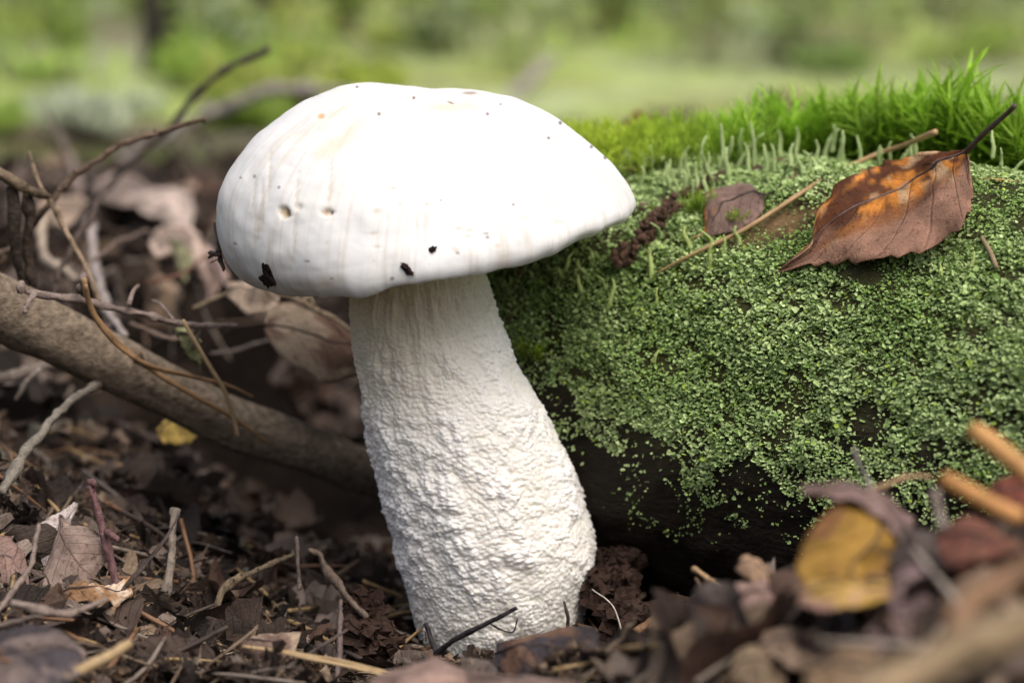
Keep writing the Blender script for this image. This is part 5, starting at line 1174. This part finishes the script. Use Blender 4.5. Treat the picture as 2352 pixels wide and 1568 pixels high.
scatter('leafy shrub', 3, 1000, 2452, 560, 900, ('mid green', 'olive', 'olive', 'pale mint', 'lime green'), .6, 1.3, 'under the trees far behind the log', 'shrub')
plant('leafy shrub', 'pale mint', 1230, 150, 330, .30, 'close behind the mushroom cap', 'shrub'); plant('leafy shrub', 'yellow-green', 1110, 150, 390, .35, 'close behind the mushroom cap', 'shrub')
scatter('leafy sprig', 44, -80, 620, 200, 600, ('lime green', 'lime green', 'pale mint', 'yellow-green'), .45, 1.1, 'upright behind the twigs', 'sprig')
scatter('leafy sprig', 34, 620, 1300, 230, 620, ('lime green', 'yellow-green', 'pale mint', 'mid green'), .45, 1.1, 'upright behind the cap', 'sprig')
scatter('leafy sprig', 42, 1300, 2420, 220, 620, ('mid green', 'lime green', 'pale mint', 'olive'), .45, 1.1, 'upright behind the log', 'sprig')
# saplings
def crown_mesh(q):
    return herb_mesh(q, 420, 150, 75, 6, .1)[0]
crowns = [crown_mesh(q) for q in range(2)]
for q, (x_, D_, r_, c_, lab) in enumerate(((372, 215, 1.5, (.06, .05, .05), 'slim purple-grey sapling trunk behind the dark twig'), (597, 250, 1.3, (.03, .022, .018), 'thin dark brown sapling trunk above the dark twig tip'), (160, 620, 4.5, (.10, .08, .07), 'broader blurred tree trunk far behind on the open ground'), (1630, 700, 5, (.11, .09, .07), 'grey-brown tree trunk far behind the mushroom cap'), (2020, 640, 4, (.09, .08, .06), 'brown tree trunk far behind the moss cushion'), (1000, 760, 5, (.06, .05, .04), 'dark tree trunk far behind the top of the cap'))):
    g = P(x_, 100, D_); z_ = float(ground(np.array(g[0]), np.array(g[1]))); b = np.array([g[0], g[1], z_ - 2])
    t = thing('tree', b, lab, 'tree', 'background trees'); H = 320 if r_ < 3 else 600
    V, F = tube([b, b + np.array([random.uniform(-3, 3), 0, H * .3]), b + np.array([random.uniform(-8, 8), 4, H * .65]), b + np.array([random.uniform(-10, 10), 0, H])], (r_ * 1.25, r_, r_ * .75, r_ * .25), n=40, k=10, rough=.1, seed=q); part('trunk', V, F, MAT['trunk'], t, color=c_)
    for k in range(5):
        h_ = H * (.5 + .09 * k); az = random.uniform(0, 6.28); s_ = b + np.array([0, 0, h_]); e_ = s_ + np.array([math.cos(az) * H * .2, math.sin(az) * H * .2, H * .1])
        V, F = tube([s_, (s_ + e_) / 2 + np.array([0, 0, 3]), e_], (r_ * .4, r_ * .1), n=8, k=6); part('limb', V, F, MAT['trunk'], t, color=c_)
    o = bpy.data.objects.new('crown', crowns[q % 2]); COL.objects.link(o); o.parent = t; o.location = (0, 0, H * .5 * S); o.scale = (H / 320,) * 3; o.color = (.10, .17, .04, 1)
ft = P(1230, -6, 640); V, F = tube([P(880, 0, 640), P(1230, -4, 640), P(1600, -2, 650)], (6, 6.5, 6), n=30, k=14, rough=.08)
zz = V[:, 2].min(); gz = float(ground(np.array(ft[0]), np.array(ft[1]))); V[:, 2] += gz - zz - 1
solo('fallen_tree', V, F, MAT['trunk'], 'dark fallen tree lying far behind the mushroom', 'tree', color=(.035, .025, .018))
stick('stick', [(1160,235,175),(1205,195,180),(1270,130,190)], (.5, .5, .4), 'pale grey blurred stick leaning behind the cap', 'stick', (.3, .27, .26))
traced_leaf('dark red-brown leaf standing behind the moss at the back of the log', PL([(1415,285,76),(1455,262,76.5),(1470,255,76.5),(1510,275,76),(1548,282,76)]), PL([(1420,305,75.5),(1455,310,75.5),(1475,325,75.3),(1510,305,75.5),(1550,295,75.6)]), (.14, .045, .025), .2, .05, 5, seed=80)
lt2 = HL([(1563,322,.7),(1585,312,.75),(1615,322,.7)]); lo2 = HL([(1566,328,.6),(1590,352,.4),(1612,345,.5)])
traced_leaf('small dull brown leaf scrap caught in the yellow-green moss', lt2, lo2, (.25, .16, .10), .1, .03, 4, seed=81)

for o_ in sc.objects:
    if 'org' in o_: del o_['org']
